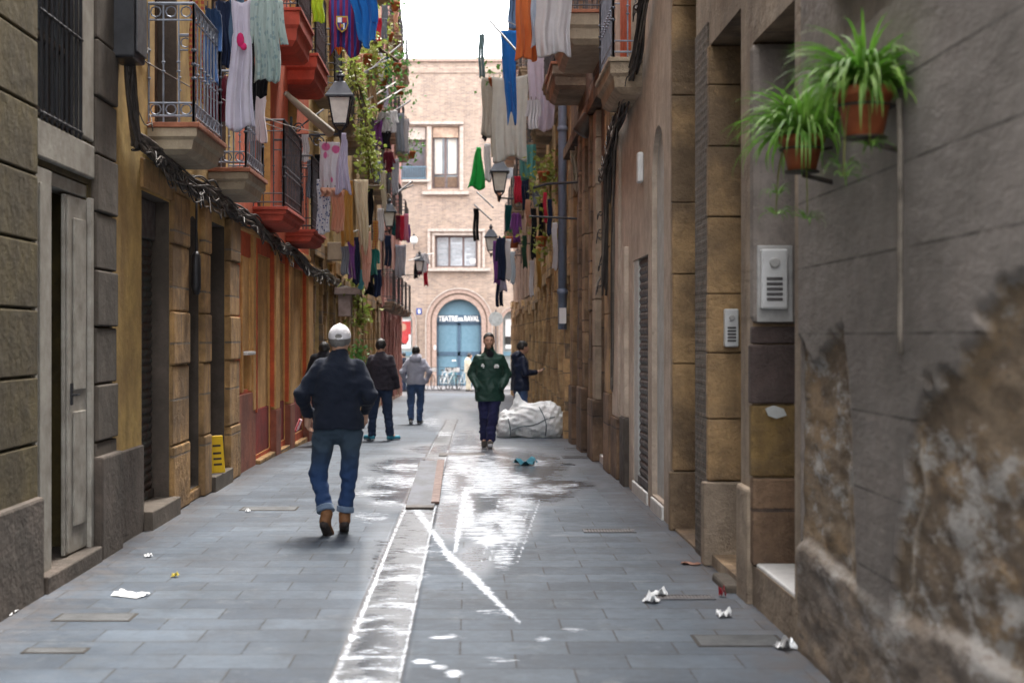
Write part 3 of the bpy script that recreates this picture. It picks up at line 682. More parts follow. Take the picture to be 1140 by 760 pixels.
# near peeling wall as a relief sheet
def zb(y): return np.interp(y, [3.0,4.4,5.0,5.4,5.6,5.72,5.9,6.3,6.42,6.55,7.5], [1.78,1.74,1.66,1.56,1.3,.95,.3,.35,1.25,1.54,1.6])
def relief(parent):
    ys = np.linspace(3.198, 7.446, 200); zs = np.arange(-.2, 2.9801, .022); V = []; pe = []; pl = []; ck = []; ny, nz = len(ys), len(zs)
    for y in ys:
        zz = float(zb(y))
        for z in zs:
            n = mnoise.fractal(Vector((y*.9, z*2.0, 1.3)), .9, 2.1, 5); n2 = mnoise.fractal(Vector((y*4, z*9, 5)), .8, 2.1, 4)
            edge = zz+.20*n+.018*n2-z; p = min(max(edge/.022, 0), 1)
            st = mnoise.voronoi(Vector((y*2.6, z*7+.5*n, 2)))[0]; stone = max(0, min(1, (st[1]-st[0])*2.2))
            d = (1-p)*(.012+.003*n)+p*(-.020+.006*stone+.007*n2+.010*n)
            zp = .55+.05*n+.02*math.sin(y*3); q = min(max((zp-z)/.035, 0), 1)
            d = d*(1-q)+q*(.018+.010*n2+.010*n); pt = math.exp(-((z-zp+.015)/.02)**2)
            yc = 5.72-.25*math.sin((z-.5)*2.2)+.04*math.sin(z*17); cr = math.exp(-((y-yc)/.014)**2)*(.5 < z < 1.25); y2 = 6.52+.05*math.sin(z*9); cr = max(cr, .6*math.exp(-((y-y2)/.02)**2)*(.5 < z < 1.5)); d += .012*cr
            pe.append(max(p*(1-q), .6*q)); pl.append(pt); ck.append(cr); V.append(W(1, y, z, d))
    me = bpy.data.meshes.new('plaster_relief'); fs = [(i*nz+j, (i+1)*nz+j, (i+1)*nz+j+1, i*nz+j+1) for i in range(ny-1) for j in range(nz-1)]
    me.from_pydata([tuple(v) for v in V], [], fs)
    for nm, v in (('peel', pe), ('ridge', pl), ('crack', ck)):
        at = me.attributes.new(nm, 'FLOAT', 'POINT'); at.data.foreach_set('value', v)
    k = NB('peeling_plaster'); sx = k.n('ShaderNodeSeparateXYZ'); k.l(k.tc.outputs['Object'], sx.inputs[0])
    cb = k.n('ShaderNodeCombineXYZ'); k.l(sx.outputs[1], cb.inputs[0]); k.l(k.math('ADD', sx.outputs[2], .04), cb.inputs[1])
    br = k.n('ShaderNodeTexBrick'); k.l(cb.outputs[0], br.inputs['Vector']); br.inputs['Scale'].default_value = 1; br.inputs['Brick Width'].default_value = 40.
    br.inputs['Row Height'].default_value = .335; br.inputs['Mortar Size'].default_value = .006; br.inputs['Color1'].default_value = br.inputs['Color2'].default_value = (1,1,1,1)
    n1 = k.noise(1.6, 7, .65); n2 = k.noise(7, 8, .7, k.co((1,.42,1))); n3 = k.noise(3.3, 8, .75, k.co((1,.6,.35),(3,1,0)))
    c = k.mix(k.mr(n1, .35, .65), (.31,.27,.245), (.20,.175,.155)); c = k.mix(k.mr(n3, .5, .75, 0, .6), c, (.13,.105,.095))
    c = k.mix(k.mr(k.noise(2.2, 6, .7, k.co((1,1,1),(7,7,7))), .56, .68, 0, .5), c, (.33,.275,.245))
    c = k.mix(k.math('MULTIPLY', br.outputs['Fac'], k.mr(n2, .35, .55)), c, (.10,.085,.075))
    nb = k.noise(2.6, 8, .75, k.co((.6,.35,1),(3,3,3))); e = k.mix(k.mr(nb, .36, .6), (.30,.22,.145), (.11,.08,.058)); e = k.mix(k.mr(k.noise(3.1, 7, .75, k.co((1,.4,1),(2,5,9))), .5, .62), e, (.36,.245,.14)); e = k.mix(k.mr(n2, .55, .68, 0, .5), e, (.09,.065,.05))
    e = k.mix(k.mr(k.noise(3.6, 9, .8, k.co((1,.4,1),(12,5,9))), .51, .59), e, (.48,.45,.42)); e = k.mix(k.mr(k.noise(11, 5, .7, k.co((1,.4,1),(1,15,9))), .62, .70), e, (.07,.055,.045))
    c = k.mix(k.attr('peel'), c, e); c = k.mix(k.math('MULTIPLY', k.attr('ridge'), k.mr(k.noise(3,5,.7), .42, .55, 0, .8)), c, (.40,.36,.32))
    c = k.mix(k.math('MULTIPLY', k.attr('crack'), .85), c, (.50,.42,.34))
    me.materials.append(k.fin(c, .93, k.bump(n2, .6, .03, k.bump(k.noise(40, 4, .7), .3, .01)))); me.polygons.foreach_set('use_smooth', [True]*len(fs))
    me.update(); o = bpy.data.objects.new('peeling_plaster', me); COL.objects.link(o); attach(o, parent)
D = building('plaster_house', 'grey brown house with plaster peeling off its rubble wall, nearest on the right side', s, -3, 7.45)
walls(D, s, -3, 7.45, [(3.2,7.43,-.2,2.98,False), (5.6,6.7,3.3,5.2,False), (2.2,3.1,3.3,5.2,False)], M['plasterR'])
relief(D); window(s, 5.62, 6.68, 3.32, 5.18, M['wood_brown'], M['glass'], D, sill=M['stoneslab']); window(s, 2.22, 3.08, 3.32, 5.18, M['wood_brown'], M['glass'], D, sill=M['stoneslab'])
mb = MB(); mb.tube([W(s,5.62,2.55,.035)]+[W(s,5.62+.004*math.sin(i*2.1),2.35-i*.1,.03) for i in range(9)], .012, 8)
tag(mb.build('conduit', [flat_mat('pale_conduit', (.24,.20,.16), .9, var=.4, bump=.6), M['rustpier']], smooth=True), 'pale vertical conduit on the grey brown wall beyond the flower pots', 'pipe')
# E: brown stone house
E = building('brown_stone_house', 'brown dressed stone house with thick rounded piers and two intercoms by its doors', s, 7.45, 12.3)
opsE = [(7.58,8.71,.24,3.4,False), (9.09,10.28,.08,3.7,False), (10.9,12.1,.02,4.6,False), (9.3,10.2,4.3,6.3,False), (11.1,11.9,5.6,7.6,False)]
walls(E, s, 7.45, 12.3, opsE, M['stoneP'], rec=.30, mrev=M['stoneR'])
def blocks(a, b2, z0, z1, d, hs, jit=.012, seed=1):
    g = random.Random(seed); out = []; z = z0; i = 0
    while z < z1-.05:
        h = min(hs[i % len(hs)], z1-z); out.append((a+g.random()*jit, b2-g.random()*jit, z, z+h-.008, -.02, d+g.random()*jit)); z += h; i += 1
    return out
def far_jamb(name, m, y, z0, z1, hs, seed, th=.04, dd=.29, out=.012, bev=.01):       # dressed blocks lining the far side of a doorway
    g = random.Random(seed); mb = MB(); z = z0; i = 0
    while z < z1-.03:
        h = min(hs[i % len(hs)], z1-z); wbox(mb, 1, y-th-g.random()*.012, y+.03, z, z+h-.007, -dd, out+g.random()*.012); z += h; i += 1
    return mb.build(name, m, E, bevel=bev)
far_jamb('plastered_jamb', M['plasterR'], 8.71, 1.70, 3.4, [1.8], 1, .06, .29, .01, .05); far_jamb('stained_jamb', M['stain'], 8.71, 1.22, 1.69, [.36,.4], 2); far_jamb('ochre_block', M['ochreblock'], 8.71, .78, 1.215, [.5], 3); far_jamb('dark_block', M['darkR'], 8.71, .25, .775, [.6], 4, .07)
far_jamb('stone_jamb', M['stoneR2'], 10.28, .60, 3.7, [.44,.47,.42,.55,.5], 5); far_jamb('jamb_base', M['stoneP'], 10.28, .0, .595, [.7], 6, .09, .29, .05)
far_jamb('stone_jamb', M['stoneR2'], 12.1, .50, 4.6, [.9,.75,.6], 7); far_jamb('jamb_base', M['stoneR'], 12.1, -.05, .495, [.7], 8, .07, .29, .03)
mb = MB(); vs = [(0,.0),(.05,.02),(.11,.0),(.13,-.04),(.07,-.06),(.02,-.045)]; mb.add([W(s,8.644,1.19+z,-.06-x) for x, z in vs]+[W(s,8.635,1.19+z,-.06-x) for x, z in vs], [tuple(range(6)), tuple(range(11,5,-1))]+[(i,(i+1) % 6,6+(i+1) % 6,6+i) for i in range(6)]); mb.build('plaster_patch', M['greywhite'], E)
trim(E, 'strip_base', M['stoneP'], [(8.72,9.08,-.4,.70,-.02,.035)], s, .02); trim(E, 'rubble_face', M['rough'], [(10.31,10.88,-.2,3.88,-.02,.012)], s, .004); trim(E, 'kerb_block', M['quoin'], [(9.1,9.6,-.3,.05,-.25,.10)], s, .02)
leafdoor(s, 7.6, 8.6, .26, 3.38, M['wood_brown'], E, -.25, 3); leafdoor(s, 9.1, 10.2, .1, 3.68, M['wood_dark'], E, -.25, 3); leafdoor(s, 10.92, 12.0, .04, 4.58, M['wood_dark'], E, -.25, 4)
step(E, s, 7.58, 8.64, M['whitestone'], .262, -.006, -.24)
window(s, 9.32, 10.18, 4.32, 6.28, M['wood_brown'], M['glass'], E, sill=M['stoneslab']); window(s, 11.12, 11.88, 5.62, 7.58, M['wood_brown'], M['glass'], E, sill=M['stoneslab'])
# F: beige plaster house
Fh = building('beige_house', 'smooth beige plastered house with a narrow arched recess and a roller shutter doorway', s, 12.3, 17)
opsF = [(12.72,13.55,.14,3.55,True), (13.85,15.1,.12,2.42,False), (14.5,15.5,4.45,6.7,False)]
walls(Fh, s, 12.3, 17, opsF, M['beigeR'], rec=.3)
trim(Fh, 'blind_door', M['greywhite'], [(12.72,13.55,.1,3.5,-.32,-.05)], s, .003)
trim(Fh, 'door_jamb', M['greywhite'], [(14.72,15.1,.12,2.42,-.25,-.008)], s, .01)
shutter(s, 13.86, 14.71, .14, 2.4, M['shut_grey'], Fh, -.035); step(Fh, s, 12.72, 13.55, M['whitestone'], .12, .02, -.3); step(Fh, s, 13.85, 15.1, M['whitestone'], .12, .02, -.3)
trim(Fh, 'corner_pier', M['beigeR'], [(15.55,15.95,.75,2.6,-.02,.05), (16.3,16.98,.7,4.,-.02,.04)], s); trim(Fh, 'pier_base', M['wood_dark'], [(15.53,15.97,-.3,.745,-.02,.058)], s); trim(Fh, 'pier_base', M['darkR'], [(16.28,16.99,-.3,.695,-.02,.06)], s)
bal = balcony(s, 14.3, 15.75, 4.4, .32, M['stoneslab'], M['stoneslab'], M['ironblue'], Fh, .34, 1.0)
window(s, 14.51, 15.49, 4.46, 6.68, M['wood_brown'], M['glass'], Fh)
mb = MB(); wbox(mb, s, 14.42, 15.2, 4.5, 5.2, .1, .13); mb.build('orange_panel', flat_mat('orange_screen', (.62,.10,.02), .6), Fh, bevel=.01)
# G: dark stone house
Gh = building('dark_stone_house', 'dark brown house of heavy worn stone piers behind the blue grey drainpipe', s, 17, 24.5)
opsG = [(17.75,18.75,.1,3.0,False), (19.7,20.5,.1,3.0,False), (21.6,22.7,.08,2.8,False), (18.4,19.4,5.75,8.,False), (21.6,22.6,5.75,8.,False)]
walls(Gh, s, 17, 24.5, opsG, M['darkR'], rec=.35)
trim(Gh, 'pier', M['stoneR2'], blocks(17.05,17.7,.95,4.6,.06,[.95,.8,.7],seed=4), s, .01); trim(Gh, 'pier', M['stoneP'], blocks(18.8,19.25,.8,4.6,.07,[.7,.62,.8],seed=5), s, .01); trim(Gh, 'pier', M['dark2R'], blocks(19.27,19.6,.8,4.6,.10,[.55,.62,.5],seed=15), s, .01); trim(Gh, 'pier', M['stoneR'], blocks(20.6,21.1,.9,4.6,.07,[.8,.6],seed=6), s, .01); trim(Gh, 'pier', M['darkR'], blocks(21.13,21.5,.9,4.6,.11,[.4,.5],seed=16), s, .01); trim(Gh, 'pier', M['stoneR2'], blocks(22.8,23.5,.85,4.6,.08,[.7,.8],seed=7), s, .01)
trim(Gh, 'pier_base', M['darkR'], [(17.02,17.72,-.5,.945,-.02,.08), (18.77,19.64,-.5,.795,-.02,.12), (20.57,21.53,-.5,.895,-.02,.13), (22.77,23.55,-.5,.845,-.02,.11)], s, .02)
leafdoor(s, 17.76, 18.74, .12, 2.98, M['wood_dark'], Gh, -.3, 3); shutter(s, 19.71, 20.49, .12, 2.98, M['shut_grey'], Gh, -.28); leafdoor(s, 21.61, 22.69, .1, 2.78, M['wood_brown'], Gh, -.3, 3)
for a, b2 in ((17.75,18.75),(19.7,20.5),(21.6,22.7)): step(Gh, s, a, b2, M['whitestone'], .1, .03, -.35)
window(s, 18.41, 19.39, 5.76, 7.98, M['wood_brown'], M['glass'], Gh); window(s, 21.61, 22.59, 5.76, 7.98, M['wood_brown'], M['glass'], Gh)
balcony(s, 18.0, 20.2, 5.72, .53, M['slabL'], M['tile'], M['irongrey'], Gh, .42, 1.05); balcony(s, 21.3, 23.0, 5.7, .5, M['stoneslab'], M['tile'], M['irongrey'], Gh, .4, 1.05)
trim(Gh, 'string_course', M['dark2R'], [(17.02,24.4,4.62,4.8,-.02,.14)], s)
far_house('ochre_stone_house', 'ochre stone house hung with laundry beyond the blue grey drainpipe', 1, 24.5, 38, M['ochreR'], M['ochreR'], 12, M['stoneslab'], M['irongrey'], levels=(3.3,6.3,9.3,12.2), pier=.09)
far_house('grey_pink_house', 'weathered grey pink house at the far end of the alley beside the round sign', 1, 38, 58, M['greyR'], M['ochreR'], 15, M['stoneslab'], M['irongrey'], levels=(3.2,6.2,9.2,12.2), pier=.09)
# ================================================================== brick theatre building closing the alley, front plane at Y=70
FY = 70.; q_ = F/FY
def fx(px): return (px-CX)/q_
def fz(py): return EYE+(CY-py)/q_
brick = wall_mat('pink_brick', (.41,.31,.245), (.33,.25,.195), joints=(.26,.075), mortar=(.36,.30,.27), jw=.010, bump=.3, sa=.3, axis='X')
Mtrim = flat_mat('pale_stone_trim', (.46,.39,.34), .85, bump=.4)
Mtrim2 = flat_mat('brick_arch_ring', (.38,.27,.22), .85, bump=.4)
Mteal = flat_mat('teal_door_paint', (.13,.24,.31), .55, c2=(.10,.20,.26)); Mteal2 = flat_mat('dark_teal_frame', (.05,.10,.155), .55)
TH = empty('theatre', (0, FY+3, gz(FY)), 'pink brick theatre with a teal arched door closing the far end of the alley', 'building')
def fop(mb, x0, x1, z0, z1, ops, rec=.5):
    y = FY
    xs = sorted({x0, x1, *[o[0] for o in ops], *[o[1] for o in ops]}); zs = sorted({z0, z1, *[o[2] for o in ops], *[o[3] for o in ops]})
    V = lambda a, b, d=0: (a, y+d, b)
    for i in range(len(xs)-1):
        for j in range(len(zs)-1):
            cx, cz = (xs[i]+xs[i+1])/2, (zs[j]+zs[j+1])/2
            if any(o[0] < cx < o[1] and o[2] < cz < o[3] for o in ops): continue
            mb.add([V(xs[i],zs[j]), V(xs[i+1],zs[j]), V(xs[i+1],zs[j+1]), V(xs[i],zs[j+1])], [(0,1,2,3)])
    for o in ops:
        a, b, c, d = o[:4]; top = d
        if o[4]:
            r = (b-a)/2; top = d-r; n = 20; cx = (a+b)/2; pts = [(cx-r*math.cos(PI*i/n), top+r*math.sin(PI*i/n)) for i in range(n+1)]
            for (p0,q0), (p1,q1) in zip(pts[:-1], pts[1:]):
                mb.add([V(p0,q0), V(p1,q1), V(p1,d), V(p0,d)], [(0,1,2,3)]); mb.add([V(p0,q0), V(p1,q1), V(p1,q1,rec), V(p0,q0,rec)], [(0,1,2,3)])
        else: mb.add([V(a,d), V(b,d), V(b,d,rec), V(a,d,rec)], [(0,1,2,3)])
        mb.add([V(a,c), V(a,top), V(a,top,rec), V(a,c,rec)], [(0,1,2,3)]); mb.add([V(b,c), V(b,top), V(b,top,rec), V(b,c,rec)], [(0,1,2,3)])
        mb.add([V(a,c), V(b,c), V(b,c,rec), V(a,c,rec)], [(0,1,2,3)])
gd = gz(FY)
Zt = fz(69)
D0 = (fx(486), fx(536), gd, fz(333), True); L0 = (fx(436), fx(459), gd+.1, fz(346), True); R0 = (fx(560), fx(583), gd+.1, fz(346), True)
W1 = (fx(446), fx(474.5), fz(200), fz(141), False); W2 = (fx(481), fx(511), fz(210), fz(141), False); W3 = (fx(484.5), fx(531.5), fz(297.5), fz(262), False); W4 = (fx(560), fx(590), fz(200), fz(141), False)
mb = MB(); fop(mb, -14, 14, gd-.5, Zt, [D0, L0, R0, W1, W2, W3, W4]); mb.add([(-14,FY,Zt),(14,FY,Zt),(14,FY+9,Zt),(-14,FY+9,Zt),(-14,FY,-3),(-14,FY+9,-3),(14,FY,-3),(14,FY+9,-3)], [(0,1,2,3),(0,3,5,4),(1,6,7,2),(2,7,5,3)])
mb.build('wall', brick, TH)
def fbox(name, m, boxes, parent, bevel=.01):
    mb = MB()
    for x0, x1, z0, z1, d0, d1 in boxes: mb.box(x0, x1, FY-d1, FY-d0, z0, z1)
    return mb.build(name, m, parent, bevel=bevel)
fbox('parapet', Mtrim2, [(-14.1,14.1,Zt+.003,Zt+.15,-9,.12)], TH); fbox('cornice', brick, [(-14.05,14.05,Zt-.55,Zt-.3,-.1,.05)], TH)
fbox('sill', Mtrim, [(fx(470),fx(522),fz(217),fz(213.5),-.1,.22)], TH); fbox('sill', Mtrim, [(fx(448),fx(478),fz(203),fz(200.5),-.1,.22)], TH); fbox('sill', Mtrim, [(fx(474),fx(546),fz(302),fz(298.5),-.1,.25)], TH)
fbox('window_surround', Mtrim, [(fx(440),fx(516),fz(139),fz(136),-.05,.16),(fx(475.5),fx(480.3),fz(212),fz(141),-.05,.05),(fx(512),fx(516),fz(212),fz(140),-.05,.06)], TH)
fbox('window_surround', Mtrim, [(fx(476),fx(540),fz(258),fz(255),-.05,.14),(fx(476),fx(479),fz(298),fz(258.2),-.05,.12),(fx(537),fx(540),fz(298),fz(258.2),-.05,.12),(fx(481),fx(535),fz(262),fz(259.3),-.05,.05),(fx(481),fx(483.6),fz(298),fz(262.2),-.05,.05),(fx(532.4),fx(535),fz(298),fz(262.2),-.05,.05)], TH)
def ring(name, m, cx, zs, r0, r1, d, zlow, parent, n=28):
    mb = MB(); vs = []; pts = [(-1, None)]
    prof = [(PI*i/n) for i in range(n+1)]
    P2 = [(cx-r0, zlow, cx-r1, zlow)]+[(cx-r0*math.cos(a), zs+r0*math.sin(a), cx-r1*math.cos(a), zs+r1*math.sin(a)) for a in prof]+[(cx+r0, zlow, cx+r1, zlow)]
    for a in P2: vs += [(a[0],FY+.05,a[1]), (a[0],FY-d,a[1]), (a[2],FY-d,a[3]), (a[2],FY+.05,a[3])]
    fs = [(4*i+j, 4*i+4+j, 4*i+4+(j+1) % 4, 4*i+(j+1) % 4) for i in range(len(P2)-1) for j in range(4)]+[(0,1,2,3), tuple(4*(len(P2)-1)+j for j in (3,2,1,0))]
    mb.add(vs, fs); mb.build(name, m, parent)
cx = (D0[0]+D0[1])/2; rD = (D0[1]-D0[0])/2; zsD = D0[3]-rD
ring('arch_moulding', Mtrim2, cx, zsD, rD+.01, rD+.22, .05, gd, TH); ring('arch_moulding', Mtrim2, cx, zsD, rD+.30, rD+.48, .12, gd, TH); ring('arch_moulding', Mtrim, cx, zsD, rD+.49, rD+.55, .17, gd+.9, TH)
for o in (L0, R0): ring('arch_moulding', Mtrim2, (o[0]+o[1])/2, o[3]-(o[1]-o[0])/2, (o[1]-o[0])/2+.01, (o[1]-o[0])/2+.16, .07, gd, TH); ring('arch_moulding', Mtrim, (o[0]+o[1])/2, o[3]-(o[1]-o[0])/2, (o[1]-o[0])/2+.17, (o[1]-o[0])/2+.21, .11, gd, TH)
# arched door
dm = MB(); n = 16
def dbox(mb, x0, x1, z0, z1, d0, d1, m=0): mb.box(x0, x1, FY+d0, FY+d1, z0, z1, m)
zb0, zb1 = fz(359), fz(350.5)
dbox(dm, D0[0], D0[1], gd, zsD, .42, .5)
vs = [(cx, FY+.42, zsD)]+[(cx-(rD)*math.cos(PI*i/n), FY+.42, zsD+rD*math.sin(PI*i/n)) for i in range(n+1)]; dm.add(vs, [(0,i+1,i+2) for i in range(n)])
NP = 9
for side_ in (0, 1):
    a = D0[0]+.08 if side_ == 0 else cx+.06; b = cx-.06 if side_ == 0 else D0[1]-.08
    for (z0, z1) in ((gd+.15, gd+1.55), (gd+1.75, zb0-.12)):
        for i in range(NP): dbox(dm, a+.08+(b-a-.16)*i/NP+.006, a+.08+(b-a-.16)*(i+1)/NP-.006, z0, z1, .395, .42)
for i in range(22):
    x = D0[0]+.06+(D0[1]-D0[0]-.12)*(i+.5)/22; hgt = math.sqrt(max(rD**2-(x-cx)**2, 0))-.07
    if hgt > .05 and zsD+hgt > zb1+.02: dbox(dm, x-.04, x+.04, zb1+.01, zsD+hgt, .39, .42)
dr = dm.build('arched_door', Mteal, TH)
fr = MB()
for x0, x1, z0, z1 in [(D0[0],D0[0]+.09,gd,zb0),(D0[1]-.09,D0[1],gd,zb0),(cx-.07,cx+.07,gd,zb0),(D0[0],D0[1],zb0-.12,zb0),(D0[0],D0[1],gd+1.55,gd+1.75),(D0[0],D0[1],gd,gd+.14)]: dbox(fr, x0, x1, z0, z1, .36, .418)
fr.build('door_frame', Mteal2, dr)
sg = MB(); dbox(sg, D0[0]+.01, D0[1]-.01, zb0+.002, zb1, .30, .40); sgn = sg.build('sign_board', Mteal2, TH)
lb = MB(); dbox(lb, fx(503), fx(507.5), fz(402), fz(400.6), .34, .355); lb.build('letter_slot', M['paper'], dr)
def text(body, name, size, loc, rot, m, parent, w=None, ext=.012, offs=0.):
    cu = bpy.data.curves.new(name, 'FONT'); cu.body = body; cu.size = size; cu.extrude = ext; cu.align_x = 'CENTER'; cu.align_y = 'CENTER'; cu.offset = offs
    o = bpy.data.objects.new(name+'_tmp', cu); COL.objects.link(o); bpy.context.view_layer.update()
    dg = bpy.context.evaluated_depsgraph_get(); me = bpy.data.meshes.new_from_object(o.evaluated_get(dg)); bpy.data.objects.remove(o)
    me.name = name; me.materials.clear(); me.materials.append(m)
    xs = [v.co.x for v in me.vertices]; k = (w/(max(xs)-min(xs))) if w else 1
    Mx = Matrix.Translation(loc) @ Euler(rot).to_matrix().to_4x4() @ Matrix.Diagonal((k,1,1,1)); me.transform(Mx)
    t = bpy.data.objects.new(name, me); COL.objects.link(t); return attach(t, parent)
text('TEATRE', 'sign_lettering', .36, (fx(498.8), FY+.285, (zb0+zb1)/2), (R(90),0,0), M['letters'], sgn, fx(509.5)-fx(488), offs=.012)
text('DEL', 'sign_lettering', .22, (fx(513), FY+.285, (zb0+zb1)/2-.03), (R(90),0,0), M['letters'], sgn, fx(516)-fx(510.2), offs=.01)
text('RAVAL', 'sign_lettering', .36, (fx(525), FY+.285, (zb0+zb1)/2), (R(90),0,0), M['letters'], sgn, fx(533.5)-fx(516.8), offs=.012)
# windows
Mfr = flat_mat('brown_window_frame', (.13,.09,.085), .6); Mcurt = cloth_mat('net_curtain', (.55,.53,.48))
def fwin(o, mull, name='window', rail=None, gl=M['glass'], fw=.09, tr=()):
    mb = MB(); a, b, c, d = o[:4]
    dbox(mb, a, b, c, c+fw, .22, .34); dbox(mb, a, b, d-fw, d, .22, .34); dbox(mb, a, a+fw, c+fw, d-fw, .22, .34); dbox(mb, b-fw, b, c+fw, d-fw, .22, .34)
    for i in range(mull):
        x = a+(b-a)*(i+1)/(mull+1); dbox(mb, x-fw*.6, x+fw*.6, c+fw, d-fw, .23, .33)
    for t in tr: dbox(mb, a+fw, b-fw, c+(d-c)*t-.025, c+(d-c)*t+.025, .24, .32)
    w_ = mb.build(name, Mfr, TH, bevel=.01); g = MB(); dbox(g, a+.03, b-.03, c+.03, d-.03, .30, .312); g.build('pane', gl, w_); return w_
w1 = fwin(W1, 0); blm = MB(); dbox(blm, W1[0]+.05, W1[1]-.05, W1[3]-.62, W1[3]-.02, .1, .2); blm.build('blind_box', Mtrim, w1)
w2 = fwin(W2, 1, tr=(.24,)); blm = MB(); dbox(blm, W2[0]+.03, W2[1]-.03, W2[3]-.52, W2[3]-.02, .1, .2); blm.build('blind_box', M['greyR'], w2)
cu_ = MB()
for x0, x1 in ((fx(484),fx(492)), (fx(499),fx(508))):
    k = 12; vs = []
    for i in range(k+1):
        x = x0+(x1-x0)*i/k; vs += [(x, FY+.28+.012*(i % 2), fz(194)), (x, FY+.28+.012*(i % 2), fz(154))]
    cu_.add(vs, [(2*i,2*i+2,2*i+3,2*i+1) for i in range(k)])
cu_.build('curtain', Mcurt, w2)
fbox('door_panel', M['wood_brown'], [(fx(483.5),fx(495),fz(208),fz(196.5),-.29,-.2),(fx(498),fx(509),fz(208),fz(196.5),-.29,-.2)], w2)
w3 = fwin(W3, 2, gl=glass_mat('pale_glass', (.22,.24,.26), .15)); Mlou = flat_mat('grey_louvre_glass', (.33,.35,.37), .3)
for i in range(3):
    bl3 = MB()
    a = W3[0]+(W3[1]-W3[0])*i/3+.14; b = a+(W3[1]-W3[0])/3-.26
    for j in range(5): dbox(bl3, a, b, W3[2]+.15+j*.27, W3[2]+.15+j*.27+.19, .285, .297)
    bl3.build('louvre_glass', Mlou, w3)
pp = MB(); dbox(pp, fx(523.5), fx(529.5), fz(293), fz(287.5), .26, .27); pp.build('notice', M['paper'], w3)
fwin(W4, 1)
bal1 = MB()
for i in range(14):
    x = W1[0]+.05+(W1[1]-W1[0]-.1)*i/13; bal1.tube([(x,FY-.06,W1[2]+.02), (x,FY-.06,W1[2]+.62)], .015, 5)
for z in (.05, .62): bal1.tube([(W1[0]-.03,FY-.06,W1[2]+z), (W1[1]+.03,FY-.06,W1[2]+z)], .02, 5)
bal1.build('window_railing', flat_mat('pale_blue_rail', (.10,.20,.27), .5), w1)
# shop windows in the side arches
for o, lab in ((L0, 'red and white poster in the small arch left of the teal door'), (R0, 'pale poster in the small arch right of the teal door')):
    g = MB(); n = 14; c_ = (o[0]+o[1])/2; r_ = (o[1]-o[0])/2; zz = o[3]-r_
    vs = [(c_, FY+.4, zz)]+[(c_-r_*math.cos(PI*i/n), FY+.4, zz+r_*math.sin(PI*i/n)) for i in range(n+1)]; g.add(vs, [(0,i+1,i+2) for i in range(n)]); dbox(g, o[0], o[1], gd, zz-.003, .4, .45)
    wn = g.build('arched_window', flat_mat('pale_shop_glass' if o is L0 else 'grey_shop_glass', (.45,.52,.50) if o is L0 else (.3,.33,.33), .3), TH)
    p = MB(); dbox(p, o[0]+.12, o[1]-.08, gd+1.9, zz+.1, .33, .36); dbox(p, o[0]+.12, o[1]-.3, gd+2.1, gd+2.5, .318, .329, 1) ; dbox(p, c_-.1, o[1]-.09, gd+2.6, zz, .318, .329, 2)
    p.sphere((c_+.05, FY+.32, gd+2.95), .16, 3, 8, (1,.1,1.2)); p.sphere((c_+.12, FY+.32, gd+2.45), .2, 2, 8, (1,.1,1.6))
    po = p.build('poster', [M['paper'], M['hair_black'], flat_mat('poster_red' , (.55,.05,.05), .6), M['skin']], TH); po['label'] = lab
    t = MB(); dbox(t, o[0], o[1], gd+1.55, gd+1.75, .3, .4); t.build('transom', Mteal, TH)
fbox('plinth', M['beigeR'], [(fx(459.5),fx(473),gd-.3,gd+1.1,-.1,.08),(fx(549),fx(559),gd-.3,gd+1.1,-.1,.08)], TH, .02)
# small things fixed to the theatre
mb = MB(); mb.box(fx(463.5), fx(469.5), FY-.03, FY-.005, fz(350), fz(343)); dd = mb.build('street_number_plate', flat_mat('blue_plate', (.03,.07,.28), .4), bevel=.01)
tag(dd, 'small blue plate on pink brick beside the teal arched door', 'plate'); nn = MB(); nn.box(fx(465.5), fx(467.8), FY-.036, FY-.031, fz(348.6), fz(344.6)); nn.build('plate_marking', M['paper'], dd)
mb = MB(); mb.box(fx(483.2), fx(485.3), FY-.24, FY-.16, fz(389), fz(384.5)); tag(mb.build('mail_box', M['paper'], bevel=.01), 'small white box beside the teal arched door', 'box')
mb = MB(); mb.sphere((0,0,0), .09, 0, 10); gb = empty('globe_lamp', (fx(461), FY-.35, fz(268)), 'white globe wall lamp on the pink brick theatre wall', 'lamp')
mb = MB(); mb.sphere((0,0,.0), .2, 0, 14); mb.build('globe', flat_mat('opal_glass', (.75,.75,.72), .3), gb, True, world=False)
mb = MB(); mb.lathe([(.02,.2),(.05,.2),(.05,.27),(.015,.34)], (0,0,0), 8); mb.tube([(0,0,-.2),(0,0,-.38),(0,.33,-.4)], .025, 6); mb.build('bracket', M['iron'], gb, world=False)
# flanking buildings of the cross street
FL = empty('corner_building', (-19, 74, gd), 'pale rendered building left of the brick theatre across the cross street', 'building'); mb = MB(); mb.box(-30,-14.2,FY+.3,FY+9,-2,13); mb.build('wall', M['tanL'], FL)
mb = MB()
for i in range(4):
    for j in range(4): mb.box(-28+i*3.6,-26.8+i*3.6,FY+.2,FY+.35,.5+j*3,2.5+j*3)
mb.build('window', M['wood_dark'], FL)
FR = empty('corner_building', (19, 74, gd), 'cream rendered building right of the brick theatre across the cross street', 'building'); mb = MB(); mb.box(14.2,30,FY+.3,FY+9,-2,14); mb.build('wall', M['cream'], FR)
mb = MB()
for i in range(4):
    for j in range(4): mb.box(16+i*3.6,17.2+i*3.6,FY+.2,FY+.35,.5+j*3,2.5+j*3)
mb.build('window', M['wood_dark'], FR)
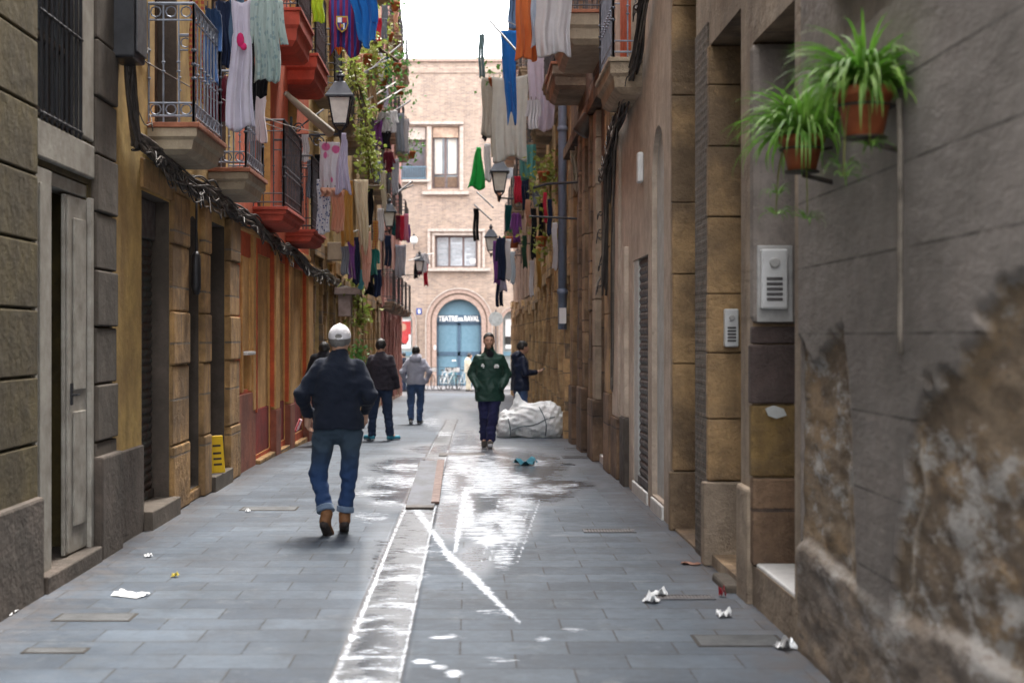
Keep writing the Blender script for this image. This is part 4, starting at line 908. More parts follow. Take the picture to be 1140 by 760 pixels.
# ================================================================== people (local frame: x to the person's right seen from behind, y the way they face, z up)
def V3(*a): return np.array(a, float)
def hand_field(f, w, d, up, side, curl=.5):
    """palm and five bent fingers; w wrist, d pointing direction, up = back of the hand, side = thumb side direction"""
    d = d/np.linalg.norm(d); up = up-d*up.dot(d); up /= np.linalg.norm(up); sd = np.cross(d, up); sd = sd if sd.dot(side) > 0 else -sd
    o = smin(f.cap(w, w+d*.075+sd*.015, .026, .024), f.cap(w+sd*-.004, w+d*.075-sd*.022, .026, .022), .012)
    for i, L in enumerate((.072, .08, .075, .058)):
        b = w+d*.078+sd*(.028-.019*i); p0 = b
        a = 0.
        for j in range(3):
            a += curl*(.7 if j == 0 else 1.); dd = d*math.cos(a)-up*math.sin(a); p1 = p0+dd*L*(.45,.3,.25)[j]
            o = smin(o, f.cap(p0, p1, .0095-.001*j, .0088-.001*j), .006); p0 = p1
    t0 = w+d*.02+sd*.026; t1 = t0+(d*.6+sd*.7-up*.3)*.038; t2 = t1+(d*.85+sd*.2-up*.45)*.03
    return smin(smin(o, f.cap(t0, t1, .014, .0115), .01), f.cap(t1, t2, .011, .009), .005)
def person(label, px, Y, yaw, C, J=None, res=.012, group=None, z0=None):
    loc = Vector(((px-CX)*Y/F, Y, gz(Y) if z0 is None else z0)); root = empty('person', loc, label, 'person', group, yaw)
    j = dict(hd=V3(0,.02,1.58), cx=0., shL=V3(-.165,0,1.375), shR=V3(.165,0,1.375), elL=V3(-.235,-.02,1.11), elR=V3(.235,-.02,1.11), wrL=V3(-.225,.08,.88), wrR=V3(.225,.08,.88),
        hipL=V3(-.095,0,.88), hipR=V3(.095,0,.88), knL=V3(-.11,.03,.48), knR=V3(.11,.03,.48), anL=V3(-.11,0,.09), anR=V3(.11,0,.09), toL=V3(-.13,.19,.035), toR=V3(.13,.19,.035), hands='LR', hem=.82,
        hcurl=.5); j.update(J or {})
    hd, cx = j['hd'], j['cx']; Sj = lambda k: (j[k+'L'], j[k+'R'])
    hdir = j.get('hdir', {})
    def body(f):
        sk = f.ell(hd+V3(0,-.008,.012), (.078,.098,.106)); sk = smin(sk, f.ell(hd+V3(0,.028,-.052), (.056,.062,.062)), .03)
        sk = smin(sk, f.cap(hd+V3(0,.086,.012), hd+V3(0,.106,-.028), .009, .0145), .012); sk = smin(sk, f.cap(hd+V3(-.03,.078,.026), hd+V3(.03,.078,.026), .014, .014), .014)
        sk = smin(sk, f.cap(hd+V3(-.018,.083,-.058), hd+V3(.018,.083,-.058), .009, .009), .01); sk = smin(sk, f.ell(hd+V3(0,.072,-.092), (.024,.02,.018)), .02)
        for q in (-1, 1):
            sk = np.maximum(sk, -f.ell(hd+V3(q*.031,.098,.008), (.017,.013,.011))+0); sk = smin(sk, f.ell(hd+V3(q*.077,-.004,-.008), (.012,.022,.032)), .008)
            sk = smin(sk, f.ell(hd+V3(q*.038,.06,-.025), (.022,.022,.022)), .02)
        o = smin(sk, f.cap(hd+V3(0,-.02,-.07), V3(cx,-.015,1.40), .052, .06), .03)
        o = smin(o, f.cap(V3(cx,0,1.36), V3((j['hipL'][0]+j['hipR'][0])/2,0,.92), .12, .115, .75), .05)
        for k in 'LR':
            o = smin(o, f.cap(V3(cx,0,1.35), j['sh'+k]+V3(0,0,-.03), .045, .04), .02); o = smin(o, f.cap(j['sh'+k], j['el'+k], .045, .036), .02); o = smin(o, f.cap(j['el'+k], j['wr'+k], .036, .026), .02)
            o = smin(o, f.cap(j['hip'+k], j['kn'+k], .075, .048), .03); o = smin(o, f.cap(j['kn'+k], j['an'+k], .046, .034), .02); o = smin(o, f.cap(j['an'+k], (j['an'+k]+j['to'+k])/2, .034, .026), .02)
            if k in j['hands']:
                d = hdir.get(k, j['wr'+k]-j['el'+k]); q = -1 if k == 'L' else 1
                o = smin(o, hand_field(f, j['wr'+k]+.01*d/np.linalg.norm(d), d, j.get('hup', V3(q,.1,.1)), j.get('thumb', V3(0,1,.2)), j['hcurl']), .012)
        return o
    allp = np.array([v for k, v in j.items() if isinstance(v, np.ndarray) and v.shape == (3,)]); lo = allp.min(0)-.2; hi = allp.max(0)+.2; lo[2] = -.05
    surf('body', body, lo, hi, min(res, .009), C['skin'], root)
    for q in (-1, 1):
        e = MB(); e.sphere(hd+V3(q*.031,.083,.008), .011, 0, 8, (1.2,.6,.7)); e.build('eye', M['sclera'], root, True, world=False)
    if C.get('hair'):
        def hair(f):
            o = f.ell(hd+V3(0,-.014,.02), (.086,.104,.108))+f.wob(60, .004, 3); X, Y_, Z = f.p
            return np.maximum(np.maximum(o, .9*(Y_-hd[1])-.025-(Z-hd[2])+0), (hd[2]-.085)-Z) if not C.get('bald') else np.maximum(np.maximum(o, .9*(Y_-hd[1])+.0-(Z-hd[2])), (hd[2]-.07)-Z)
        surf('hair', hair, hd-.16, hd+.16, .008, C['hair'], root)
    if C.get('beard'):
        def beard(f):
            X, Y_, Z = f.p; o = f.ell(hd+V3(0,.028,-.062), (.055,.064,.054))+f.wob(80, .002, 4)
            o = np.maximum(o, -f.ell(hd+V3(0,.105,-.056), (.022,.03,.009))); return np.maximum(np.maximum(o, (Z-(hd[2]-.072+.6*np.abs(X-hd[0])))), hd[1]-.01-Y_)
        surf('beard', beard, hd-.16, hd+.16, .007, C['beard'], root)
    if C.get('cap'):
        def capf(f):
            X, Y_, Z = f.p; o = np.maximum(f.ell(hd+V3(0,-.012,.026), (.094,.112,.112)), (hd[2]+.022)-Z+.15*(Y_-hd[1]))
            br = np.maximum(f.ell(hd+V3(0,.09,.04), (.08,.10,.03)), -(Y_-hd[1]-.03)); o = smin(o, br, .01)
            hole = f.ell(hd+V3(0,-.125,.035), (.03,.06,.016)); return smin(np.maximum(o, -hole), f.ell(hd+V3(0,-.012,.137), (.012,.012,.008)), .004)
        surf('cap', capf, hd-.22, hd+.22, .007, C['cap'], root)
    hz = j['hem']; bulk = C.get('bulk', 1.); hx = (j['hipL'][0]+j['hipR'][0])/2
    def jacket(f):
        o = f.loft([(hz,hx,0,.20*bulk,.14*bulk),(hz+.05,hx,0,.205*bulk,.145*bulk),(1.05,hx*.6+cx*.4,0,.19*bulk,.135*bulk),(1.25,cx,0,.20*bulk,.14*bulk),(1.34,cx,-.005,.18*bulk,.125*bulk),(1.40,cx,-.01,.145,.105),(1.44,cx,-.01,.095,.085),(1.48,cx,-.005,.062,.062)])
        for k in 'LR':
            m = smin(f.cap(j['sh'+k], j['el'+k], .061*bulk, .056*bulk), f.cap(j['el'+k], j['wr'+k], .056*bulk, .042*bulk), .02); o = smin(o, m, .035)
        X, Y_, Z = f.p
        if C.get('collar'):
            c = f.cap(V3(cx,-.015,1.42), V3(cx*.5+hd[0]*.5,0,hd[2]-.115), .070, .066); o = smin(o, c, .02)
        if C.get('hood'):
            h = f.ell(V3(cx,-.10,1.42), (.13,.075,.085)); h = smin(h, f.cap(V3(cx-.07,-.05,1.47), V3(cx+.07,-.05,1.47), .055, .055), .04); o = smin(o, h, .02)
        if C.get('puffer'): o = o+.006*np.cos(Z*2*PI/.09)
        o = o+f.wob(22, .0075, 11)+f.wob(60, .0035, 12)+.006*np.abs(f.wob(14,1.,44))-.004+C.get('fold',.0015)*np.sin(62*Z+3*np.sin(11*X+5*Y_)+2*np.sin(23*X)); return np.maximum(o, hz-Z)
    ja = surf('jacket', jacket, lo-.05, hi+.05, res, C['jacket'], root)
    # inner collar or scarf
    if C.get('scarf'): surf('scarf', lambda f: smin(f.cap(V3(cx,-.01,1.42), V3(hd[0],.02,hd[2]-.185), .082, .07)+f.wob(45,.008,5), f.ell(V3(cx,.085,1.40),(.055,.035,.07)), .03), V3(cx-.2,-.2,1.3), V3(cx+.2,.2,1.62), .009, C['scarf'], root)
    def trou(f):
        X, Y_, Z = f.p; o = f.ell((hx,0,.90), (.17,.125,.16))
        for k in 'LR':
            a, kn, h = j['an'+k], j['kn'+k], j['hip'+k]; r = C.get('leg', 1.)
            m = smin(f.cap(h, kn, .108*r, .078*r), f.cap(kn, a, .076*r, .066*r), .03); dd = a-kn; dd = dd/np.linalg.norm(dd)
            m = np.maximum(m, (X-a[0])*dd[0]+(Y_-a[1])*dd[1]+(Z-a[2])*dd[2]-.02+(.05 if C.get('cuff') else 0)); o = smin(o, m, .02)
        zz = Z; return o+f.wob(26, .008, 21)+f.wob(70, .004, 22)+.0035*np.sin(85*zz+4*np.sin(13*X+7*Y_))*np.clip(np.abs(zz-.62)*3,0,1)
    surf('trousers', trou, lo, V3(hi[0],hi[1],1.12), res, C['trousers'], root)
    for k in 'LR':
        a, t = j['an'+k], j['to'+k]
        if C.get('cuff'):
            kn = j['kn'+k]; dd = (a-kn)/np.linalg.norm(a-kn)
            def cf(f):
                X, Y_, Z = f.p; u = (X-a[0])*dd[0]+(Y_-a[1])*dd[1]+(Z-a[2])*dd[2]
                return np.maximum(np.maximum(f.cap(kn, a, .078, .073)+f.wob(40,.004,6), u+.022), -.072-u)
            surf('cuff', cf, np.minimum(a,kn)-.12, np.maximum(a,kn)+.12, .008, C['cuff'], root)
        dd = t-a; dd[2] = 0; n = np.linalg.norm(dd); dd = dd/max(n,.01); heel = a+V3(*(-dd*.035))+V3(0,0,-.045); heel = j.get('heel'+k, heel)
        def shoe(f):
            o = smin(f.cap(heel, t, .040, .043), f.cap(a, heel+V3(*(dd*.03)), .050, .042), .03); X, Y_, Z = f.p
            if abs(heel[2]-t[2]) < .04: o = np.maximum(o, min(heel[2],t[2])-.033-Z)
            return o
        sh = surf('shoe', shoe, np.minimum(np.minimum(a,t),heel)-.1, np.maximum(np.maximum(a,t),heel)+.1, .007, C['shoe'], root)
        if C.get('sole'):
            ax = (t-heel)/np.linalg.norm(t-heel); nn = V3(*np.cross(np.cross(ax, V3(0,0,1)), ax)); nn /= np.linalg.norm(nn)
            if nn[2] > 0: nn = -nn
            surf('sole', lambda f: f.cap(heel+nn*.03, t+nn*.03, .037, .040)+0*f.p[0] if abs(heel[2]-t[2]) > .04 else np.maximum(f.cap(heel, t, .046, .048), np.abs(f.p[2]-(min(heel[2],t[2])-.024))-.012), np.minimum(t,heel)-.12, np.maximum(t,heel)+.12, .007, C['sole'], root, world=False)
    return root
Mnavy = cloth_mat('navy_wool', (.010,.014,.026)); Mjean = cloth_mat('faded_jeans', (.035,.055,.080), (.018,.042,.11), 'fade', -.60); Mjean2 = cloth_mat('blue_jeans', (.045,.08,.17)); Mjdark = cloth_mat('dark_jeans', (.022,.035,.07))
Mcap = cloth_mat('white_cap_cloth', (.60,.58,.60)); Mcuff = cloth_mat('pale_denim', (.13,.18,.26)); Mtanb = flat_mat('tan_boot', (.20,.085,.03), .7); Msole = flat_mat('dark_sole', (.03,.022,.02), .8)
Mgreen = cloth_mat('green_nylon', (.018,.050,.038), rough=.4); Mblk = cloth_mat('black_wool', (.010,.010,.014)); Mdnavy = cloth_mat('dark_navy_trousers', (.018,.02,.065))
Mgrey = cloth_mat('grey_sweat', (.36,.36,.43)); Mbrownj = cloth_mat('dark_plum_jacket', (.030,.026,.034)); Mpink = cloth_mat('crimson_hood', (.34,.015,.06)); Mtealshoe = flat_mat('teal_shoe', (.02,.20,.28), .5)
Mwsole = flat_mat('white_sole', (.6,.6,.62), .6); Mbsh = flat_mat('black_shoe', (.02,.02,.02), .6); Mpuff = cloth_mat('navy_nylon', (.012,.018,.04), rough=.4); Mcream = cloth_mat('cream_jacket', (.55,.50,.38))
# 1 man with the white cap, walking away
k_ = 1/136.
def c1(px, py, y=0.): return V3((px-377)*k_, y, 1.62-(py-375)*k_)
p1 = person('man seen from behind in white cap, dark navy jacket, rolled blue jeans and tan boots', 377, 11.8, 0,
    dict(skin=M['skin'], hair=M['hair_grey'], cap=Mcap, jacket=Mnavy, collar=True, trousers=Mjean, cuff=Mcuff, shoe=Mtanb, sole=Msole, bulk=1.02, leg=.88),
    dict(hd=c1(378,379,.03), cx=0., shL=c1(356,407), shR=c1(399,407), elL=c1(336,438,-.06), elR=c1(412,440,-.06), wrL=c1(341,462,.10), wrR=c1(405,459,.14), hipL=c1(361,482), hipR=c1(391,482),
         knL=c1(354,530,.05), knR=c1(388,528,.06), anL=c1(365,571,-.10), anR=c1(383,574,.06), toL=c1(366,594,.02), toR=c1(380,591,.26), heelL=c1(363,579,-.12), hem=.865, hdir={'L':V3(-.01,.05,-.2), 'R':V3(.0,.06,-.16)}, hcurl=.45), res=.011)
mb = MB(); 
for i in range(5): mb.box(-.032+.004*i, -.018+.004*i, -.02, .02, -.09+.008*i, .02, i % 2)
pk = mb.build('folded_packet', [cloth_mat('red_packet', (.45,.02,.03)), M['paper']], bevel=.006); pk.location = Vector(((337-CX)*11.8/F-.02, 11.92, EYE-(471-375)/136.)); pk.rotation_euler = (.2,.35,.4)
tag(pk, 'red and white packet held in the left hand of the man in the cap', 'packet')
# 2 man with the crimson hood, standing
person('man seen from behind in dark plum grey jacket with crimson hood collar and teal sneakers', 424, 24.1, R(-8),
    dict(skin=M['skin2'], hair=M['hair_black'], jacket=Mbrownj, scarf=Mpink, trousers=Mjdark, shoe=Mtealshoe, sole=Mwsole, bulk=1.05),
    dict(wrL=V3(-.24,.12,.92), wrR=V3(.27,.08,.90), anL=V3(-.17,.06,.09), toL=V3(-.30,.20,.035), anR=V3(.16,0,.09), toR=V3(.26,.17,.035), knL=V3(-.14,.04,.48), hem=.84), res=.014)
# 3 man with grey hoodie, walking away
person('man seen from behind in pale grey hooded sweatshirt and blue jeans walking away', 463, 31.3, R(-3),
    dict(skin=M['skin'], hair=M['hair_black'], jacket=Mgrey, hood=True, trousers=Mjean2, shoe=Mbsh, sole=Mwsole),
    dict(anL=V3(-.10,-.10,.12), toL=V3(-.11,.06,.04), heelL=V3(-.10,-.14,.10), anR=V3(.06,.12,.09), toR=V3(.09,.31,.035), knR=V3(.09,.16,.5), elL=V3(-.30,-.06,1.13), elR=V3(.30,-.06,1.13), wrL=V3(-.24,.12,.92), wrR=V3(.22,.14,.92), hands='', hem=.86), res=.014)
# 4 man in the green coat, walking towards the camera with both hands in his pockets
gm = person('bearded man in green padded coat and black scarf walking forward, hands in pockets', 545, 21.7, PI+R(2),
    dict(skin=M['skin2'], hair=M['hair_black'], bald=True, beard=M['hair_black'], jacket=Mgreen, collar=True, scarf=Mblk, trousers=Mdnavy, shoe=flat_mat('grey_shoe', (.10,.09,.08), .7), sole=Mwsole, bulk=1.10),
    dict(hd=V3(.01,.03,1.62), hands='', shL=V3(-.175,0,1.36), shR=V3(.175,0,1.36), elL=V3(-.27,-.04,1.12), elR=V3(.27,-.04,1.12), wrL=V3(-.19,.14,.92), wrR=V3(.19,.14,.92), hem=.71,
         hipL=V3(-.09,0,.88), hipR=V3(.09,0,.88), knL=V3(-.05,.10,.48), anL=V3(.0,.13,.12), toL=V3(.0,.30,.10), heelL=V3(0,.10,.045), knR=V3(.08,.02,.48), anR=V3(.07,-.22,.14), toR=V3(.08,-.08,.035), heelR=V3(.07,-.27,.11)), res=.011)
ft = MB()
for i in range(12):
    z0, z1 = .74+i*.055, .74+(i+1)*.055-.004; ft.box(-.006,.006,.185-.0*i,.196,z0,z1)
# white marks printed on the chest
lg = MB()
for x0, z0, w_, h_ in ((-.135,1.23,.075,.018),(-.125,1.252,.055,.016),(-.13,1.212,.03,.012),(-.095,1.214,.032,.012),(.085,1.235,.05,.022),(.095,1.262,.03,.014),(.09,1.215,.02,.012)):
    lg.box(x0, x0+w_, .155, .180, z0, z0+h_)
lg.build('chest_print', M['paper'], gm, world=False, bevel=.003)
# 5 man with the phone beside the white sack
pm = person('man in dark navy padded jacket and blue jeans looking down at a phone', 579, 26.3, R(-72),
    dict(skin=M['skin'], hair=M['hair_black'], jacket=Mpuff, hood=True, trousers=Mjean2, shoe=Mbsh, bulk=1.08),
    dict(hd=V3(0,.06,1.59), elL=V3(-.24,.02,1.13), wrL=V3(-.14,.27,1.12), elR=V3(.24,.02,1.13), wrR=V3(.12,.26,1.14), hands='LR', hdir={'L':V3(.25,.9,.1),'R':V3(-.2,.9,.15)}, hup=V3(0,.1,-1), thumb=V3(0,.1,1), hcurl=.35, hem=.80), res=.014)
ph = MB(); ph.box(-.036,.036,-.075,.075,-.005,.005); pho = ph.build('phone', M['hair_black'], bevel=.006); pho.matrix_world = Matrix.Translation(pm.location) @ Matrix.Rotation(R(-72),4,'Z') @ Matrix.Translation((.05,.40,1.17)) @ Matrix.Rotation(R(30),4,'X')
tag(pho, 'dark phone held up by the man in the navy jacket', 'phone')
# 6 partly hidden man in front of the cap
person('black haired man mostly hidden behind the man in the white cap', 361, 22.6, R(5), dict(skin=M['skin2'], hair=M['hair_black'], jacket=Mblk, trousers=Mjdark, shoe=Mbsh), dict(hands='', hd=V3(0,.03,1.50), cx=0), res=.018)
# 7, 8 people in the cross street
person('man in dark navy jacket standing in the cross street beside the far left house', 449.5, 62, R(60), dict(skin=M['skin'], hair=M['hair_black'], jacket=Mnavy, trousers=Mjdark, shoe=Mbsh), None, res=.02)
person('person in cream jacket by the bicycles, partly hidden behind the green coat', 521, 62.5, R(-70), dict(skin=M['skin'], hair=M['hair_black'], jacket=Mcream, trousers=Mcream, shoe=Mbsh, scarf=Mblk), dict(hd=V3(0,.08,1.55)), res=.02)
0 and person('person in grey coat bending by the red poster at the far left corner', 441, 60, R(-60), dict(skin=M['skin'], hair=M['hair_black'], jacket=M['brownbase'], trousers=Mblk, shoe=Mbsh), None, res=.02)
# ================================================================== laundry
gcount = 0
def garment(kind, px, py, wpx, hpx, Y, m, label, cat, group='laundry hung over the alley', yaw=0., pleat=None, tilt=0., seed=None):
    """px,py: middle of the top edge as measured, wpx,hpx its measured width and height at distance Y; yaw turns it away from the street's cross direction"""
    global gcount; gcount += 1
    g = random.Random(seed or gcount*13+5); k = Y/F; H_ = hpx*k; Wd = wpx*k/max(.25, abs(math.cos(yaw))); nu, nv = (25, 30) if Y < 30 else (13, 14)
    ph = g.random()*6; pl = pleat if pleat is not None else g.uniform(3, 6); amp = min(.06, Wd*.13)
    def pos(u, v, w_, off=0.):
        x = (u-.5)*w_+off; a = amp*(.25+.75*v); y = a*(math.sin(u*pl*2*PI/1.6+ph+.8*math.sin(v*2.2+ph))+.35*math.sin(u*pl*9+v*3+ph*2))+.02*math.sin(v*5+ph)
        return x+.012*math.sin(v*7+ph)*(v > .1), y
    mb = MB()
    def sheet(u0, u1, v0, v1, wf, off=lambda v: 0., hem=.02, n=nu, sag=.0):
        vs, fs = [], []; q = nv
        for jv in range(q+1):
            v = v0+(v1-v0)*jv/q
            for i in range(n+1):
                u = u0+(u1-u0)*i/n; w_ = wf(v)*Wd; x, y = pos(u, v, w_, off(v)*Wd)
                z = -H_*v*(1+hem*math.sin(u*7+ph)*(v > .6)) - sag*math.sin(u*PI)*H_*(1-v)+tilt*x
                vs.append((x, y, z))
        for jv in range(q):
            for i in range(n): fs.append((jv*(n+1)+i, jv*(n+1)+i+1, (jv+1)*(n+1)+i+1, (jv+1)*(n+1)+i))
        mb.add(vs, fs)
    if kind == 'towel': sheet(0,1,0,1, lambda v: 1-.12*v*g.random()*0-.06*math.sin(v*PI), hem=.03)
    elif kind == 'sheet': sheet(0,1,0,1, lambda v: 1-.05*v, hem=.04, sag=.03)
    elif kind == 'drape': sheet(0,1,0,1, lambda v: 1-.45*v, lambda v: .2*v, hem=.08)
    elif kind == 'wedge': sheet(0,1,0,1, lambda v: .25+.75*v, lambda v: -.1*v, hem=.05)
    elif kind == 'dress': sheet(0,1,0,1, lambda v: .55+.1*abs(v-.3)/.3 if v < .3 else .65+.35*(v-.3)/.7, hem=.03, sag=.04)
    elif kind == 'trousers':
        sheet(0,1,0,.35, lambda v: .85, hem=0); sheet(0,.49,.35,1, lambda v: .85+.05*v, lambda v: -.04*(v-.35)); sheet(.51,1,.35,1, lambda v: .85+.05*v, lambda v: .04*(v-.35))
    elif kind == 'shirt':
        sheet(0,1,0,1, lambda v: (.50+.18*min(v/.12,1)) if v < .12 else .68, hem=.02, sag=.05)
        for q in (-1, 1): sheet(0,1,.06,.58, lambda v: .2, lambda v, q=q: q*(.33+.28*(v-.06)/.52*.55), hem=.0, n=6)
    elif kind == 'flag': sheet(0,1,0,1, lambda v: 1-.25*v, lambda v: -.12*v, hem=.10)
    nm = {'towel':'towel','sheet':'bed_sheet','drape':'hanging_cloth','wedge':'hanging_cloth','dress':'dress','trousers':'trousers','shirt':'shirt','flag':'flag'}[kind]
    o = mb.build(nm, m, smooth=True, world=False); sd = o.modifiers.new('thickness', 'SOLIDIFY'); sd.thickness = .004; sd.offset = 0
    o.location = P(px, py, Y); o.rotation_euler = (0, 0, yaw); tag(o, label, cat, group)
    if Y < 30 and kind in ('shirt','towel','dress','trousers') and wpx > 12:    # two clothes pegs
        for q in (-.28, .28):
            x, y = pos(.5+q, 0, Wd*.6); p = MB(); p.box(x-.006, x+.006, y-.012, y+.012, -.03, .035); p.build('peg', M['wood_brown'], o, world=False)
    return o
def cm(name, c, *a, **k): return cloth_mat(name, c, *a, thin=True, **k)
cN = cm('navy_cloth', (.02,.03,.07)); cT = cm('teal_cloth', (.01,.10,.11)); cW = cm('white_cloth', (.62,.60,.62)); cG = cm('grey_cloth', (.22,.24,.28)); cBk = cm('black_cloth', (.012,.012,.016))
cMint = cm('mint_print', (.40,.48,.46), (.25,.33,.34), 'dots', 16); cMar = cm('maroon_cloth', (.16,.02,.04)); cLil = cm('lilac_cloth', (.50,.46,.58)); cPea = cm('peach_cloth', (.58,.32,.22)); cBei = cm('beige_cloth', (.46,.40,.31))
cOr = cm('orange_towel', (.60,.17,.05)); cBl = cm('bright_blue_cloth', (.02,.18,.52)); cGr = cm('green_cloth', (.02,.38,.07)); cRed = cm('red_cloth', (.48,.02,.05)); cPur = cm('purple_cloth', (.20,.06,.26)); cLime = cm('lime_cloth', (.42,.56,.03))
cMust = cm('mustard_cloth', (.44,.25,.06)); cStr = cm('striped_cloth', (.55,.54,.56), (.12,.13,.2), 'stripeh', 9); cDot = cm('dotted_cloth', (.60,.60,.64), (.06,.09,.22), 'dots', 22); cPlaid = cm('plaid_cloth', (.42,.10,.07), (.50,.36,.08), 'check', 6)
cFade = cm('two_blue_cloth', (.02,.05,.12), (.10,.22,.50), 'fade', .30); cPinkd = cm('white_dress_cloth', (.60,.57,.66)); cYel = cm('yellow_cloth', (.60,.42,.08))
T = []
def GM(*a, **k): return garment(*a, **k)
# group over the first balcony
GM('towel', 219, -4, 16, 118, 13.3, cPlaid, 'red and yellow checked towel hung at the near corner of the first balcony', 'towel', yaw=.2)
GM('shirt', 235, 6, 22, 88, 13.4, cFade, 'shirt with dark top and pale blue lower half on the first clothes rack', 'shirt', yaw=.3)
GM('shirt', 250, -2, 26, 76, 13.7, cN, 'dark navy shirt hung behind the pale blue one above the first balcony', 'shirt', yaw=.3)
GM('towel', 264, -4, 16, 62, 13.5, cm('slate_cloth', (.08,.14,.22)), 'slate blue towel hung between the navy shirt and the lilac dress', 'towel', yaw=.3)
dW = GM('dress', 268, -2, 32, 146, 13.2, cPinkd, 'long lilac white dress with a pink mark hung over the first balcony', 'dress', yaw=.25)
mk = MB(); mk.sphere((-.01,-.075,-.40), .045, 0, 8, (.8,.25,1.5)); mk.sphere((.02,-.075,-.46), .03, 0, 8, (1,.3,1.2)); mk.build('pink_mark', cm('pink_print', (.65,.03,.16)), dW, True, world=False)
GM('towel', 277, 40, 14, 84, 13.8, cBk, 'black cloth hung directly behind the long lilac dress', 'cloth', yaw=.3)
GM('shirt', 297, -6, 40, 96, 13.6, cMint, 'pale mint patterned nightshirt at the outer end of the first rack', 'nightshirt', yaw=.2)
GM('towel', 284, 104, 24, 54, 15.8, cm('white_pinkish', (.60,.53,.55)), 'white towel hung low over the second balcony rail', 'towel', yaw=.3)
GM('trousers', 244, 84, 24, 50, 14.8, cMar, 'maroon trousers hung behind the first balcony rail', 'trousers', yaw=.5)
GM('towel', 291, 50, 14, 58, 14.6, cBk, 'black stockings cloth dropping below the mint nightshirt', 'cloth', yaw=.3)
# flag group
fl = MB()
def crest_flag():
    k = NB('striped_flag_cloth'); sx = k.n('ShaderNodeSeparateXYZ'); k.l(k.tc.outputs['Object'], sx.inputs[0])
    w = k.n('ShaderNodeTexWave', wave_type='BANDS', bands_direction='X'); k.l(k.tc.outputs['Object'], w.inputs[0]); w.inputs['Scale'].default_value = 4.6
    c = k.mix(k.mr(w.outputs['Fac'], .47, .53), (.02,.04,.22), (.20,.01,.07)); return k.fin(c, .8, k.bump(k.noise(4,4), .5, .04))
fo = GM('flag', 389, -8, 44, 66, 17.5, crest_flag(), 'dark blue and claret striped flag with a gold crest hanging over the lamp', 'flag', group='flags hung from the balconies', yaw=.1)
ck = MB()
prof = [(-.07,.09),(.07,.09),(.075,.0),(.05,-.07),(0,-.11),(-.05,-.07),(-.075,0)]
for d, sc_, mi in ((0,1.,0), (-.006,.8,1)): ck.add([(x*sc_, d-.0, z*sc_) for x, z in prof]+[(x*sc_, d+.008, z*sc_) for x, z in prof], [tuple(range(7)), tuple(range(13,6,-1))]+[(i,(i+1) % 7,7+(i+1) % 7,7+i) for i in range(7)], mi)
ck.box(-.055,-.005,-.014,-.007,.01,.07,2); ck.box(.005,.055,-.014,-.007,.01,.07,3); ck.box(-.03,-.012,-.014,-.007,-.07,0,3); ck.box(.012,.03,-.014,-.007,-.07,0,2); ck.sphere((0,-.012,-.03), .022, 0, 8, (1,.4,1))
cr = ck.build('crest', [flat_mat('crest_gold', (.55,.36,.05), .7), flat_mat('crest_blue', (.02,.04,.25), .7), M['paper'], flat_mat('crest_red', (.45,.02,.03), .7)], fo, world=False); cr.location = (-.09,-.10,-.40)
GM('flag', 378, 20, 13, 38, 17.9, cm('senyera', (.62,.40,.03), (.50,.03,.02), 'stripev', 14), 'narrow yellow and red striped flag behind the dark crest flag', 'flag', group='flags hung from the balconies', pleat=1)
GM('drape', 404, -10, 32, 60, 17.2, cBl, 'bright blue cloth hung over the right edge of the striped flag', 'cloth', yaw=-.3)
GM('towel', 354, -6, 14, 31, 19.0, cLime, 'lime green cloth on the upper red balcony rail', 'cloth')
GM('towel', 372, -6, 7, 56, 18.6, cBei, 'narrow beige cloth strip beside the striped flag', 'cloth')
# middle left
GM('towel', 367, 158, 22, 58, 21.5, cm('print_towel', (.60,.57,.60), (.55,.12,.28), 'dots', 5), 'white towel with pink print and orange hem below the big lamp', 'towel', yaw=.2)
GM('towel', 369, 209, 24, 10, 21.4, cPea, 'orange hem cloth under the pink print towel', 'cloth', yaw=.2)
GM('wedge', 383, 148, 18, 66, 21.3, cLil, 'lilac white shirt hung just right of the big lamp bracket', 'shirt', yaw=.2)
GM('towel', 360, 200, 15, 60, 21.8, cDot, 'white cloth with blue dots hung low beneath the print towel', 'cloth', yaw=.3)
GM('towel', 346, 178, 9, 42, 22.5, cG, 'grey towel hung left of the dotted cloth', 'towel', yaw=.4)
GM('towel', 353, 172, 6, 66, 22.3, cBk, 'narrow black cloth between the grey towel and dotted cloth', 'cloth', yaw=.4)
GM('towel', 376, 212, 14, 46, 22.6, cPea, 'peach orange cloth hung behind the dotted cloth', 'cloth', yaw=.3)
GM('sheet', 386, 200, 14, 72, 23.5, cMust, 'mustard brown blanket hanging under the lilac shirt', 'blanket', yaw=.3)
GM('drape', 402, 200, 16, 78, 25, cm('cream_sheet', (.58,.50,.36)), 'long cream awning cloth drawn diagonally past the mustard blanket', 'cloth', yaw=.1)
